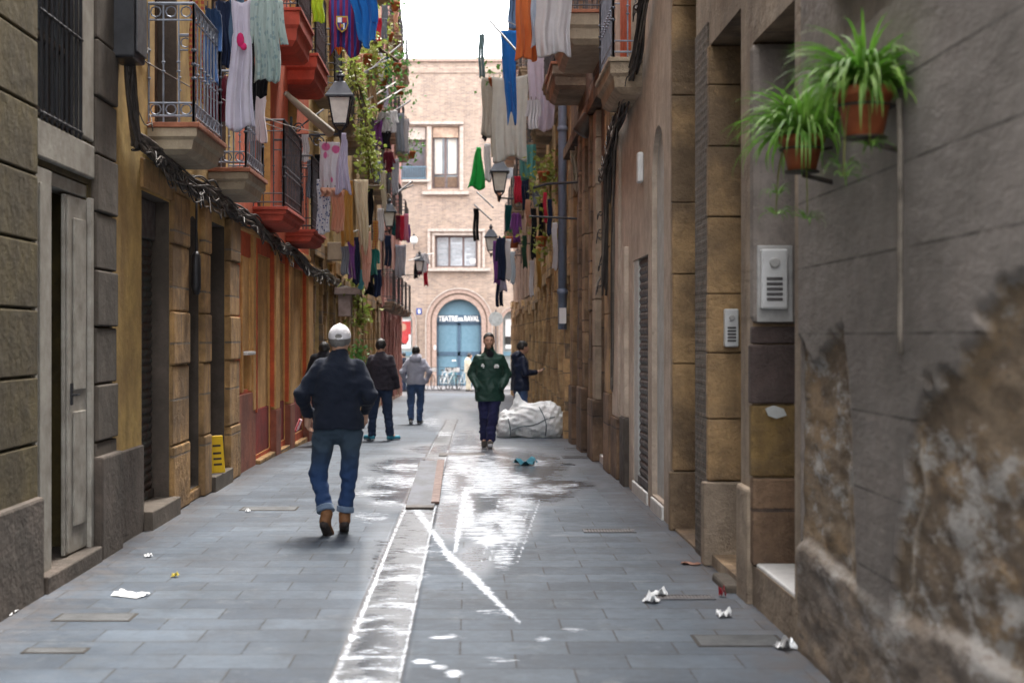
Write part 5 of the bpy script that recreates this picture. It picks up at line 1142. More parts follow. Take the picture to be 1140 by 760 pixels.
for a in [('towel',384,274,9,32,25,cG,'grey white towel at the left end of the lower clothes rack','towel'),('trousers',391,268,9,42,25.3,cPur,'purple trousers beside the grey towel on the lower rack','trousers'),
          ('towel',397,264,8,52,25.6,cN,'navy towel in the middle of the lower rack','towel'),('drape',406,258,14,60,25.2,cm('salmon', (.60,.36,.28)),'salmon pink shawl hanging on the lower rack','shawl'),
          ('shirt',415,276,15,30,26,cm('deep_teal', (.01,.12,.10)),'deep teal shirt right of the salmon shawl','shirt'),('towel',411,304,11,24,26.5,cBk,'black cloth hanging under the deep teal shirt','cloth'),
          ('towel',420,300,9,30,27.5,cN,'dark navy cloth at the right end of the lower rack','cloth'),('towel',402,300,6,22,26.2,cm('aqua', (.10,.35,.40)),'small aqua cloth below the salmon shawl','cloth'),
          ('shirt',428,124,14,24,31,cW,'white shirt on the high rack above the far lamp','shirt'),('shirt',436,122,14,26,31.5,cW,'second white shirt on the high rack, nearer the sky','shirt'),('towel',421,134,10,30,30.5,cPur,'purple towel left of the white shirts on the high rack','towel'),
          ('towel',445,126,10,44,33,cG,'long grey towel at the outer end of the high rack','towel'),('towel',452,132,7,40,34,cm('ash', (.40,.38,.40)),'ash grey towel beside the theatre window edge','towel'),('towel',429,146,12,20,31,cBk,'black cloth below the white shirts','cloth'),
          ('towel',443,240,5,26,42,cMar,'maroon cloth beside the second left lamp','cloth'),('towel',447.5,240,5,28,42.3,cRed,'red cloth beside the maroon one near the second left lamp','cloth'),('towel',452,238,6,30,42.6,cm('rose', (.50,.20,.28)),'rose cloth at the outer end of that short rack','cloth'),
          ('towel',438,236,5,26,42,cT,'teal cloth just behind the second left lamp','cloth'),('sheet',446,272,12,36,44,cStr,'grey striped sheet hung under the red cloths','sheet'),
          ('shirt',470,281,15,22,52,cW,'white shirt hung out behind the small far lamp','shirt'),('towel',463,286,5,24,52.5,cBk,'black cloth left of the small far lamp','cloth'),('towel',474,290,5,28,52.5,cRed,'red cloth hung right of the small far lamp','cloth'),('shirt',467,296,10,10,53,cMar,'dark red shirt behind the small far lamp','shirt'),
          ('towel',441,0,5,36,36,cPea,'peach cloth high up against the sky on the left','cloth'),('towel',435,30,5,26,35,cBei,'beige cloth under the peach cloth against the sky','cloth'),('towel',455,250,4,20,46,cPur,'small purple cloth near the far balconies','cloth'),
          ('towel',424,60,6,30,30,cW,'white towel on a high balcony above the creeper','towel'),('towel',416,88,7,36,29,cm('sand', (.50,.36,.24)),'sand coloured cloth on a high rack beside the creeper','cloth'),('towel',430,95,5,26,33,cLil,'small lilac towel beside the high plants','towel'),
          ('sheet',440,176,8,40,38,cStr,'pale striped sheet hanging above the second left lamp','sheet'),('towel',412,210,7,40,27,cBk,'dark cloth behind the cream awning cloth','cloth'),('drape',426,190,8,44,30,cBei,'beige cloth hung between the creeper and second lamp','cloth'),
          ('shirt',408,12,14,34,27,cW,'white shirt hung near the top behind the bright blue cloth','shirt'),('towel',421,20,8,30,30,cRed,'red towel high on the left near the sky','towel'),('trousers',428,6,8,40,32,cG,'grey trousers highest on the left near the sky','trousers'),
          ('towel',400,60,9,34,26,cPea,'peach towel beside the top of the creeper','towel'),('shirt',419,178,12,26,28,cG,'grey shirt right beside the lower creeper','shirt'),('towel',431,60,6,28,33,cT,'teal towel under the high balcony plants','towel'),
          ('shirt',433,168,12,24,34,cMar,'maroon shirt above the second left lamp','shirt'),('towel',424,232,7,36,31,cW,'white towel between cream awning cloth and second lamp','towel'),('towel',418,246,6,34,29,cPlaid,'plaid towel low between the racks on the left','towel'),('trousers',432,262,8,34,34,cN,'navy trousers under the second left lamp','trousers'),
          ('towel',340,150,8,30,21.8,cW,'white cloth on the red balcony rail behind the lamp bracket','cloth'),('towel',333,196,7,34,22.6,cN,'navy cloth over the lower red balcony rail','cloth'),
          # right side
          ('shirt',594,110,16,34,26.8,cW,'white shirt hung under the large right balcony','shirt'),('towel',577,196,10,30,32,cRed,'red towel above the second right lamp bracket','towel'),('trousers',585,190,9,44,31.5,cN,'navy trousers above the flower pot rack','trousers'),
          ('towel',566,228,8,30,36,cT,'teal towel hung in front of the far right window','towel'),('shirt',575,236,12,34,33,cPur,'purple shirt above the orange flower pot','shirt'),('towel',592,290,5,40,29.5,cW,'white strip of cloth low on the right wall','cloth'),('towel',600,276,5,44,28.4,cMust,'mustard cloth low on the right wall','cloth'),
          ('drape',554,186,9,36,36.5,cPea,'peach cloth hung just behind the first right lamp','cloth'),
          ('towel',586,-10,24,76,18.2,cOr,'orange towel hung highest on the right side','towel'),('sheet',616,-14,40,76,17.6,cW,'white sheet draped over the large right balcony','sheet'),('towel',601,-6,20,58,18.0,cm('pale_blue', (.42,.48,.58)),'pale blue white cloth between orange towel and white sheet','cloth'),
          ('towel',573,-8,14,40,22.5,cm('steel_blue', (.16,.26,.42)),'steel blue cloth left of the orange towel','cloth'),('drape',566,34,18,98,25,cBl,'long bright blue cloth twisting down on the right side','cloth'),
          ('sheet',567,84,40,94,29,cm('dull_white', (.55,.54,.50)),'large dull white sheet hanging behind the right lamp','sheet'),('towel',544,86,16,66,33,cm('greige', (.42,.38,.33)),'grey beige towel at the left edge of the right laundry','towel'),
          ('wedge',533,164,20,46,36,cGr,'bright green cloth hung above the window ledge','cloth'),('towel',543,160,8,42,37,cW,'white towel just right of the green cloth','towel'),('trousers',536,38,7,48,30,cm('slate_green', (.16,.24,.26)),'slate trousers hanging alone against the sky','trousers'),
          ('trousers',530,232,7,36,38,cBk,'black trousers hung in front of the middle theatre window','trousers'),('sheet',603,58,30,86,27.5,cm('lilac_white', (.56,.50,.58)),'lilac white sheet draped behind the stone balcony','sheet'),
          ('shirt',559,262,14,50,34,cN,'navy shirt on the low rack below the second right lamp','shirt'),('towel',553,268,8,48,35,cPur,'purple cloth on the low rack','cloth'),('towel',566,266,6,46,33,cW,'white cloth on the low rack right of the navy shirt','cloth'),
          ('towel',560,300,8,24,35.5,cLil,'lilac towel at the bottom of the low rack','towel'),('trousers',556,305,9,36,36,cN,'navy trousers hanging lowest on the right rack','trousers'),('towel',571,280,5,36,32,cm('ice', (.5,.56,.62)),'ice blue cloth beside the flower pot on the right','cloth'),
          ('drape',640,168,12,44,22.3,cBei,'crumpled beige rag hung on the iron arm by the drainpipe','cloth'),('drape',650,163,20,26,22.2,cBei,'wide beige rag end thrown over the iron arm by the drainpipe','cloth'),
          ('towel',594,232,6,56,29,cBk,'black cloth left of the drainpipe rack','cloth'),('towel',602,226,5,48,28,cBk,'second black cloth nearer the drainpipe','cloth'),('towel',588,222,6,30,30,cPea,'peach cloth by the far right windows','cloth'),
          ('towel',584,262,5,36,31,cm('dgreen', (.03,.08,.05)),'dark green cloth low on the right wall','cloth'),('towel',612,222,5,40,26.5,cN,'navy cloth beside the blue grey drainpipe','cloth'),('towel',618,248,6,52,25.8,cW,'white cloth hanging close behind the drainpipe','cloth'),
          ('towel',607,214,4,34,27,cRed,'small red cloth near the drainpipe','cloth'),('shirt',597,205,8,26,29,cG,'grey shirt near the potted vine on the right','shirt'),('towel',540,96,6,60,36,cBk,'dark cloth between grey towel and white sheet','cloth'),
          ('towel',549,120,5,54,34,cm('cream_t', (.52,.47,.38)),'cream towel edge behind the large white sheet','towel'),('sheet',588,160,18,40,30.5,cm('sea_mesh', (.12,.33,.32)),'sea green mesh cloth under the dark balcony','cloth')]:
    o = garment(*a, yaw=random.Random(a[1]*7+a[2]).uniform(-.35,.35))
# racks and poles
def pole(p, q, r, m, label, cat='pole', group='laundry poles over the alley'):
    mb = MB(); mb.tube([p, q], r, 6); return tag(mb.build('laundry_pole', m), label, cat, group)
pl = [((212,0,13.3),(330,-10,14.2),.012,'iron','thin iron rod above the first balcony'),((395,92,26),(446,50,32),.02,'iron','dark pole rising to the right over the creeper'),((403,82,26),(442,62,31),.018,'iron','dark pole above the white laundry'),
      ((408,112,28),(440,92,33),.018,'plastic_grey','pale pole among the high plants'),((410,122,28),(447,100,34),.018,'plastic_grey','pale pole below the other pale pole'),((418,138,30),(457,112,35),.02,'iron','dark pole carrying the white shirts'),
      ((440,216,40),(459,202,42),.025,'iron','upper dark arm above the second left lamp'),((442,214,40),(460,206,42.5),.02,'iron','lower dark arm above the second left lamp'),
      ((531,214,38),(549,231,34),.02,'irongrey','thin bare rod reaching out above the black trousers'),((528,228,38),(547,245,35),.02,'irongrey','lower thin bare rod holding the black trousers'),((546,24,26),(576,58,23),.02,'iron','dark rod beside the orange towel'),
      ((380,262,25),(412,252,26),.015,'greywhite','white rail of the lower left clothes rack'),((455,290,51),(482,282,53),.02,'plastic_white','white rail beside the small far lamp'),((318,104,20),(362,140,21),.03,'white_old','rolled pale awning pole under the red balcony'),
      ((315,155,20),(360,122,21),.012,'irongrey','thin rod crossing below the red balcony'),((537,38,30),(537,30,30),.012,'iron','short rod tip against the sky')]
for a, b_, r_, m_, l_ in pl: pole(P(*a), P(*b_), r_, M[m_], l_)
aw = MB(); aw.tube([P(318,104,20), P(340,124,20.5), P(368,148,21)], [.035,.06,.075], 10); tag(aw.build('rolled_awning', cBei, smooth=True), 'rolled beige awning hanging diagonally beneath the red balconies', 'awning')
mb = MB()
mb.tube([P(417,46,28), P(424,56,28.5), P(433,62,29), P(442,68,29.5)], .035, 6); tag(mb.build('roof_bar', M['wood_brown']), 'curved brown bar jutting out above the high pale poles', 'bar')
def cline(pts, label):
    mb = MB(); a, b_ = P(*pts[0]), P(*pts[1]); sg = pts[2]; mb.tube([a.lerp(b_, t/14)-Vector((0,0,sg*math.sin(PI*t/14))) for t in range(15)], .006, 5); tag(mb.build('clothesline', M['cablegrey'], smooth=True), label, 'clothesline', 'clotheslines along the walls')
cline(((150,62,11.8),(330,150,19.5),.06), 'thin line sagging from the junction box past the first balcony'); cline(((246,110,14.2),(356,148,21.5),.05), 'thin line running below the second balcony to the largest lantern'); cline(((382,196,22),(428,205,31),.08), 'thin line behind the lilac shirt on the left'); cline(((556,20,22),(640,46,18.2),.05), 'thin line above the long bright blue cloth on the right'); cline(((545,84,33),(600,60,27),.06), 'thin line carrying the dull white sheet')
# ================================================================== street lamps
def lamp(px, py, h, Y, side, label, arm=.72):
    """px,py: top of the lantern's finial; h lantern height in metres"""
    c = P(px, py, Y); u = h; root = empty('street_lamp', c-Vector((0,0,u)), label, 'street lamp', 'wall lanterns along the alley')
    B = lambda mb, nm, m, par=root, **k: mb.build(nm, m, par, world=False, **k)
    r = MB(); r.lathe([(.02*u,.98*u),(.035*u,.965*u),(.03*u,.94*u),(.055*u,.925*u),(.07*u,.90*u),(.05*u,.87*u),(.05*u,.82*u),(.09*u,.80*u)], (0,0,0), 10)
    r.lathe([(.10*u,.81*u),(.13*u,.79*u),(.29*u,.60*u),(.315*u,.575*u),(.315*u,.55*u),(.26*u,.545*u)], (0,0,0), 4, square=True); roof = B(r, 'lamp_roof', M['lampiron'])
    fr = MB()
    for a in range(4):
        q = PI/4+a*PI/2; q2 = q+PI/2; t = Vector((.245*u*math.cos(q), .245*u*math.sin(q), .55*u)); b_ = Vector((.15*u*math.cos(q), .15*u*math.sin(q), .13*u)); t2 = Vector((.245*u*math.cos(q2), .245*u*math.sin(q2), .55*u)); b2 = Vector((.15*u*math.cos(q2), .15*u*math.sin(q2), .13*u))
        fr.tube([t, b_], .013*u, 5); fr.tube([b_, b2], .015*u, 5); fr.tube([t, t2], .012*u, 5); fr.tube([b_, Vector((0,0,-.01*u))], .014*u, 5)
    fr.lathe([(.02*u,.04*u),(.04*u,.01*u),(.035*u,-.04*u),(.015*u,-.09*u),(.005,-.12*u)], (0,0,0), 8); B(fr, 'lantern_frame', M['lampiron'])
    gl = MB(); gl.lathe([(.14*u,.135*u),(.232*u,.548*u)], (0,0,0), 4, square=True); B(gl, 'lamp_glass', M['lampglass'])
    bw = MB(); wx = (XL if side < 0 else XR)-c.x; bw.tube([(0,0,-.02*u),(wx*.5,.0,-.035*u),(wx,0,-.035*u)], .02*u, 6); n = 14
    for (x0, rr, sgn) in ((.45,.10,-1),(.72,.13,-1),(.85,.09,1)):
        cxx = wx*x0; bw.tube([(cxx+rr*u*(1-i/n*.75)*math.cos(2*PI*i/n*1.4), 0, -.035*u+sgn*(.11*u)+rr*u*(1-i/n*.75)*math.sin(2*PI*i/n*1.4)) for i in range(n+1)], .011*u, 5)
    bw.box(min(wx,wx-.03*(1 if side>0 else -1)), max(wx,wx-.03*(1 if side>0 else -1)), -.05*u, .05*u, -.3*u, .25*u); B(bw, 'bracket', M['lampiron'])
    return root
lamp(379, 78, .96, 22, -1, 'largest black street lantern under the striped flag on the left wall')
lamp(433.5, 220, .92, 40, -1, 'second black lantern on the left, between beige cloth and red cloths')
lamp(467, 279, .85, 52, -1, 'small far black lantern hung with white and red clothes')
lamp(556, 170, 1.10, 35.5, 1, 'black lantern on the right below the large white sheet')
lamp(546.5, 249, 1.02, 48, 1, 'far black lantern on the right beside the middle theatre window')
# ================================================================== cables
def cables(s, pts, n, spread, label, seed, r=(.008,.016), loops=0, name='cable_bundle'):
    g = random.Random(seed); mb = MB()
    for i in range(n):
        path = []; dz0 = g.uniform(-spread, spread)
        m_ = 110; ph = g.random()*6; fr_ = g.uniform(1.2, 3.2); rr = g.uniform(*r)
        for k in range(m_+1):
            t = k/m_*(len(pts)-1); a = min(int(t), len(pts)-2); f_ = t-a; y = pts[a][0]*(1-f_)+pts[a+1][0]*f_; z = pts[a][1]*(1-f_)+pts[a+1][1]*f_
            path.append(W(s, y, z+dz0*math.sin(t*1.7+ph)+.03*math.sin(t*fr_*2+ph), .05+spread*.5*(1+math.sin(t*fr_+ph*2))*.8))
        mb.tube(path, rr, 5, 0 if g.random() < .8 else 1)
    for i in range(loops):
        t = g.random(); tt = t*(len(pts)-1.001); k = int(tt); y, z = [pts[k][q]*(1-tt+k)+pts[k+1][q]*(tt-k) for q in (0,1)]; w_ = g.uniform(.25,.9); dp = g.uniform(.06,.26)
        mb.tube([W(s, y+w_*j/16, z-dp*math.sin(PI*j/16)**.8+.03*math.sin(j*.9+t*9), .09+.08*math.sin(PI*j/16)) for j in range(17)], g.uniform(.005,.009), 5, 0 if g.random() < .6 else 1)
    return tag(mb.build(name, [M['cable'], M['cablegrey']], smooth=True), label, 'cables')
cables(-1, [(11.5,3.2),(12.3,3.16),(13.5,3.08),(14.8,3.12),(16.2,3.02),(17.6,3.05),(19.0,2.95),(20.4,2.88),(22.0,2.9),(24,2.72),(27,2.8),(30,2.6),(33,2.65)], 34, .085, 'thick sagging bundle of black cables running along the left wall', 3, r=(.007,.015), loops=55)
cables(-1, [(11.2,5.6),(11.25,4.6),(11.3,3.7),(11.5,3.2)], 18, .08, 'cables dropping down the wall from the black junction box', 5, loops=4, name='cable_drop')
cables(1, [(12.6,5.6),(13.2,5.0),(14.0,4.35),(15.2,4.1),(16.6,3.85),(17.0,3.6),(17.3,2.2)], 26, .10, 'black cable bundle climbing the right wall beneath the stone window ledge', 9, loops=46)
cables(1, [(16.4,4.1),(16.6,3.2),(16.7,2.4),(16.8,1.0)], 5, .03, 'thin cables dropping beside the corner pier on the right', 10, loops=0, name='cable_drop')
mb = MB(); wbox(mb, -1, 10.95, 11.32, 3.75, 4.5, .0, .2); jb_ = mb.build('junction_box', M['iron'], bevel=.02); tag(jb_, 'tall black junction box on the pier left of the first balcony', 'junction box')
mb = MB(); wbox(mb, -1, 10.97, 11.30, 3.8, 4.45, .203, .215); mb.build('cover', M['irongrey'], jb_, bevel=.01)
mb = MB(); mb.tube([W(-1,11.1,4.63,0), W(-1,11.1,4.6,.35)], .018, 6); mb.tube([W(-1,10.2,4.72,.08), W(-1,11.3,4.62,.1)], .02, 6); tag(mb.build('wall_bracket', M['iron']), 'black iron bracket above the junction box', 'bracket')
mb = MB(); mb.tube([W(-1,13.95,3.0,.1), W(-1,13.97,2.4,.09)], .012, 6); mb.lathe([(.02,.1),(.045,.06),(.05,-.25),(.03,-.32)], W(-1,13.97,2.35,.09), 8); tag(mb.build('cable_end', M['iron'], smooth=True), 'black cable end hanging in front of the narrow arched doorway', 'cable')
mb = MB(); mb.box(P(365,0,26).x, P(375,0,26).x+.1, 25.9, 26.2, P(0,290,26).z, P(0,270,26).z); eb = mb.build('meter_box', M['slabL'], bevel=.02); tag(eb, 'beige box fixed between the cables and grey towel', 'box')
mb = MB(); mb.box(P(377,0,28).x, P(391,0,28).x, 27.9, 28.3, P(0,352,28).z, P(0,328,28).z); mb.box(P(376,0,28).x-.05, P(396,0,28).x+.1, 27.8, 28.5, P(0,328,28).z+.002, P(0,323,28).z+.05); tag(mb.build('hanging_cabinet', flat_mat('pinkish_board', (.40,.30,.27), .8), bevel=.01), 'small roofed wall cabinet behind the man in the cap', 'cabinet')
# ================================================================== fixtures on the right
mb = MB(); mb.tube([W(1,24.75,z,.13) for z in (1.75,5,9,15)], .075, 14); dp = mb.build('drainpipe', M['pipe'], smooth=True); tag(dp, 'blue grey drainpipe running down the right stone wall', 'drainpipe')
for z in (2.4, 5.2, 8.5):
    mb = MB(); mb.lathe([(.085,-.04),(.092,-.03),(.092,.03),(.085,.04)], W(1,24.75,z,.13), 14); mb.build('collar', M['pipe'], dp, True)
mb = MB(); wbox(mb, 1, 24.66, 24.69, 1.85, 2.12, .07, .19); mb.build('sticker', M['paper'], dp)
def intercom(x, y, z, w_, h, m, label):                 # hung on the jamb that faces down the alley towards the viewer
    r = empty('intercom', (x, y, z-h/2), label, 'intercom', 'intercoms'); mb = MB(); mb.box(x-w_/2, x+w_/2, y-.03, y+.03, z-h/2, z+h/2); mb.build('housing', m, r, bevel=.012)
    mb = MB(); mb.lathe([(w_*.2,0),(w_*.2,.012),(w_*.15,.016)], (x, y-.03, z+h*.27), 14, M=Matrix.Rotation(R(90), 3, 'X')); mb.build('speaker', M['plastic_grey'], r)
    for i in range(5):
        mb = MB(); mb.box(x-w_*.30, x+w_*.30, y-.036, y-.0305, z-h*.36+i*h*.085, z-h*.36+i*h*.085+h*.05); mb.build('button', M['shut_grey'], r, bevel=.002)
    return r
intercom(1.815, 8.61, 1.966, .16, .36, M['plastic_white'], 'larger grey intercom with buttons on the plastered jamb above the stained stone')
intercom(1.846, 10.19, 1.684, .10, .27, M['plastic_white'], 'smaller white intercom on the tawny stone jamb')
mb = MB(); mb.box(1.72, 1.935, 8.628, 8.645, 1.71, 2.17); tag(mb.build('backing_plate', M['plastic_grey'], bevel=.005), 'pale grey mounting plate behind the larger intercom', 'plate')
mb = MB(); wbox(mb, 1, 14.2, 14.35, 3.15, 3.45, .0, .06); tag(mb.build('wall_light', M['plastic_white'], bevel=.02), 'small white wall fitting above the arched recess', 'fitting')
mb = MB(); mb.tube([W(1,21.6,3.95,0), W(1,21.9,3.95,.55), W(1,22.0,3.9,.75)], .02, 6); mb.tube([W(1,22.3,3.45,0), W(1,22.4,3.5,.8)], .018, 6); tag(mb.build('iron_arm', M['iron']), 'black iron arms reaching out across the drainpipe', 'bracket')
mb = MB(); mb.lathe([(.10,-.14),(.12,-.13),(.13,.12),(.11,.14)], P(652,140,19.5), 10, M=Matrix.Rotation(R(35),3,'Y')); tag(mb.build('wall_spotlight', M['wood_dark'], smooth=True), 'dark tin spotlight on the stone pier above the beige rag', 'spotlight')
mb = MB(); mb.lathe([(.30,-.012),(.30,.012)], (fx(552)*.86, 60.2, EYE+(375-355)*60.2/F), 20, M=Matrix.Rotation(R(90),3,'X')); sg_ = mb.build('round_sign', flat_mat('pale_sign', (.42,.50,.52), .5)); tag(sg_, 'round pale road sign on a post at the far right corner', 'road sign')
mb = MB(); mb.tube([(fx(552)*.86,60.25,gz(60)), (fx(552)*.86,60.25,2.75)], .03, 6); mb.build('post', M['irongrey'], sg_)
# number plate shaped sign by the far right wall
# ================================================================== plants
def blades(mb, c, n, L, seed, rise=.55, wd=.019, spread=1., m=0):
    g = random.Random(seed); c = Vector(c)
    for i in range(n):
        a = g.random()*2*PI; l = L*g.uniform(.6,1.2); e = R(g.uniform(15,88))*rise/.55; turn = R(g.uniform(85,185)); w0 = wd*g.uniform(.7,1.2); d = Vector((math.cos(a), math.sin(a), 0)); sd = Vector((-d.y, d.x, g.uniform(-.4,.4))).normalized(); p = c+d*.02; vs = []; K = 8
        for k in range(K+1):
            t = k/K; w_ = w0*(1-t)**.6*(.6+3.2*t*(1-t)); vs += [p-sd*w_/2, p+Vector((0,0,-.12*w_)), p+sd*w_/2]
            q = e-turn*t**1.3; p = p+(d*math.cos(q)+Vector((0,0,math.sin(q))))*l/K
        mb.add(vs, [(3*k+j, 3*k+j+1, 3*k+4+j, 3*k+3+j) for k in range(K) for j in (0,1)], m)
def leaves(mb, pts, size, seed, m=0, jitter=.06):
    g = random.Random(seed)
    for p in pts:
        p = Vector(p)+Vector((g.gauss(0,jitter), g.gauss(0,jitter), g.gauss(0,jitter))); a = Vector((g.gauss(0,1), g.gauss(0,1), g.gauss(-.4,.7))).normalized(); b_ = a.orthogonal().normalized(); b_ = (b_*math.cos(g.random()*6)+a.cross(b_)*math.sin(g.random()*6)); s_ = size*g.uniform(.6,1.3); nn = a.cross(b_)*s_*.12
        mb.add([p, p+a*s_*.5+b_*s_*.32-nn, p+a*s_, p+a*s_*.5-b_*s_*.32-nn], [(0,1,2),(0,2,3)], m)
def pot_mb(c, r, h):
    mb = MB(); mb.lathe([(r*.66,0),(r*.94,h*.80),(r*1.06,h*.80),(r*1.08,h),(r*.97,h),(r*.93,h*.85)], c, 20); return mb
def spider_pot(px, py, Y, r, h, label, n, L, seed, holder=True):
    c = P(px, py, Y); root = empty('potted_plant', c, label, 'potted plant', 'spider plants on the right wall'); pot_mb(c, r, h).build('pot', M['terracotta'], root, True)
    mb = MB(); mb.lathe([(0.001,h*.86),(r*.92,h*.86)], c, 14); mb.build('soil', M['brownbase'], root)
    lf = MB(); top = c+Vector((0,0,h*.9)); blades(lf, top, n, L, seed); 
    g = random.Random(seed+1)
    for i in range(3):                               # runners with plantlets
        a = g.uniform(PI*.6, PI*1.9); d = Vector((math.cos(a), math.sin(a), 0)); l = g.uniform(.2,.42); pts = [top+d*(r*1.2*math.sin(min(t,1)*1.5))+Vector((0,0,.05*math.sin(t*3)-l*t*t)) for t in [k/8 for k in range(9)]]
        lf.tube(pts, .003, 4, 1); blades(lf, pts[-1], 18, .10, seed+i*3, .5, .008)
    lf.build('foliage', [M['leafA'], M['leafB']], root, True)
    if holder:
        hb = MB(); hb.tube([c+Vector((r*1.0*math.cos(2*PI*k/16), r*1.0*math.sin(2*PI*k/16), h*.62)) for k in range(17)], .006, 5); hb.lathe([(r*.5,-.012),(r*.8,-.01),(r*.8,-.002),(r*.5,-.001)], c, 18)
        hb.tube([c+Vector((0,0,-.02)), Vector((XR+.01,c.y,c.z-.06))], .012, 5); hb.tube([c+Vector((r*.95,0,h*.62)), Vector((XR+.01,c.y,c.z+h*.7))], .008, 5); hb.build('holder', M['wood_dark'], root, True)
spider_pot(962, 152, 5.72, .112, .19, 'larger spider plant in an orange terracotta pot on the grey plaster wall', 340, .38, 11)
spider_pot(893, 190, 6.75, .10, .16, 'smaller spider plant in a terracotta pot, partly behind the larger one', 300, .40, 12)
def vine(name, pts, size, n, seed, m, label, cat='creeper', width=.15, stem=True):
    g = random.Random(seed); r = empty(name, Vector(pts[-1]), label, cat); mb = MB(); P_ = []
    for i in range(n):
        t = g.random()*(len(pts)-1); a = min(int(t), len(pts)-2); q = Vector(pts[a]).lerp(Vector(pts[a+1]), t-a); P_.append(q+Vector((g.gauss(0,width*.8), g.gauss(0,width*1.3), g.gauss(0,width*.5))))
    cl = [p for p in P_ if mnoise.noise(p*2.3) > -.22]; leaves(mb, cl, size, seed, 0, size*.5); mb.build('foliage', M[m], r)
    if stem:
        st = MB()
        for k in range(4): st.tube([Vector(p)+Vector((.06*math.sin(k*2+i), .08*math.cos(k*3+i*1.3), 0)) for i, p in enumerate(pts)], .012, 5)
        st.build('stem', M['wood_brown'], r)
    return r
vine('creeper', [P(392,66,25.5), P(396,95,25.5), P(404,120,26), P(408,150,26), P(413,180,26.5), P(414,205,26.5)], .10, 1050, 4, 'leafB', 'pale green creeper cascading down behind the largest lantern', width=.13)
vine('creeper', [P(402,300,28), P(399,320,28), P(401,345,28.5), P(400,362,28.5)], .13, 380, 5, 'leafB', 'leafy vine hanging by the small roofed wall cabinet', width=.12)
vine('creeper', [P(398,385,30), P(404,405,30), P(406,420,30)], .12, 200, 6, 'leafC', 'dark green potted bush low between the two walking men', 'bush', width=.16)
for i, (px, py, Y, sd, n, m_, l_) in enumerate([(399,2,27,1,200,'leafB','leafy plant on the topmost balcony beside the sky'),(417,64,29,2,260,'leafB','yellowish plant on a high balcony under the brown bar'),(433,36,33,3,90,'leafB','small plant on a high pale balcony against the sky'),
        (442,70,34,4,120,'leafC','green plant at the tip of the high dark poles'),(446,96,36,5,120,'leafC','green plant hanging against the theatre parapet'),(458,168,40,6,130,'leafC','green plant overlapping the left theatre window'),(421,112,31,7,120,'leafC','green plant above the white shirts'),
        (549,86,33,8,70,'leafC','small plant behind the grey beige towel'),(605,190,27.5,9,220,'leafB','yellow green vine hanging left of the drainpipe'),(603,262,28,10,90,'leafB','small plant with pale flowers left of the drainpipe'),(440,2,34,11,60,'leafC','sprig at the top against the sky'),(408,60,28,12,140,'leafB','climbing plant beside the blue cloth'),(426,84,31,13,120,'leafC','plant among the pale poles')]):
    c = P(px, py, Y); r = empty('balcony_plant', c, l_, 'plant', 'plants on the high balconies'); pot_mb(c+Vector((0,0,-.22)), .11, .2).build('pot', M['terracotta'], r, True)
    lf = MB(); g = random.Random(sd); leaves(lf, [c+Vector((g.gauss(0,.16), g.gauss(0,.16), g.gauss(.02,.22)-(.35*g.random() if 'hanging' in l_ else 0))) for _ in range(n)], .11, sd); lf.build('foliage', M[m_], r)
c = P(571, 276, 33.5); r = empty('flower_pot', c, 'orange flower pot hanging beside the low right clothes rack', 'pot'); pot_mb(c, .16, .26).build('pot', M['terracotta'], r, True); hb = MB(); hb.tube([c+Vector((0,0,.1)), Vector((XR,c.y,c.z+.1))], .015, 5); hb.build('holder', M['iron'], r)
lf = MB(); leaves(lf, [c+Vector((random.gauss(0,.08), random.gauss(0,.08), .3+random.gauss(0,.05))) for _ in range(30)], .09, 4); lf.build('foliage', M['leafC'], r)
# ================================================================== bulk sack
def sack(f):
    X, Y_, Z = f.p; o = f.ell((.13,0,.27), (.52,.36,.38)); o = smin(o, f.ell((.36,0,.25), (.28,.32,.37)), .08); o = smin(o, f.ell((-.38,-.02,.17), (.20,.30,.26)), .06); o = smin(o, f.ell((-.42,0,.36), (.12,.16,.12)), .08)
    o = smin(o, f.cap((-.16,0,.46), (-.20,0,.80), .19, .02), .10); o = smin(o, f.cap((.10,0,.50), (.22,0,.60), .07, .03), .08)
    o = o+f.wob(8, .02, 31)+.016*np.abs(np.sin(9*X+5*Z+2*np.sin(7*Y_+4*Z)))+.010*np.abs(np.sin(17*Z-11*X+3*np.sin(8*X)))+f.wob(38, .008, 33); return np.maximum(o, .006-Z)
k = NB('white_woven_plastic'); n_ = k.noise(3, 5, .6); sackm = k.fin(k.mix(k.mr(n_, .35, .65), (.86,.87,.87), (.72,.75,.76)), .42, k.bump(k.noise(5, 7, .7, dist=1.2), .8, .05))
sy = 25.3; so_ = surf('bulk_sack', sack, V3(-.75,-.55,-.02), V3(.8,.55,.95), .014, sackm); so_.location = (P(588,0,sy).x, sy, gz(sy)); tag(so_, 'large crumpled white plastic sack lying beside the right wall', 'sack')
def strap(pts, o=so_):
    dg = bpy.context.evaluated_depsgraph_get(); mb = MB(); out = []
    for x, z in pts:
        hit, loc, nr, _ = o.ray_cast(Vector((x, -1.2, z)), Vector((0,1,0)))
        if hit: out.append(loc+Vector((0,-.006,0)))
    if len(out) > 2: mb.tube(out, .011, 5); mb.build('strap', flat_mat('grey_strap', (.22,.26,.28), .6), o, world=False)
bpy.context.view_layer.update()
strap([(.18+.10*t+.06*math.sin(t*3), .54-.5*t) for t in [i/10 for i in range(11)]]); strap([(-.36+.04*math.sin(t*2), .34-.3*t) for t in [i/8 for i in range(9)]]); strap([(-.3+.75*t, .14+.22*t+.02*math.sin(t*9)) for t in [i/10 for i in range(11)]])
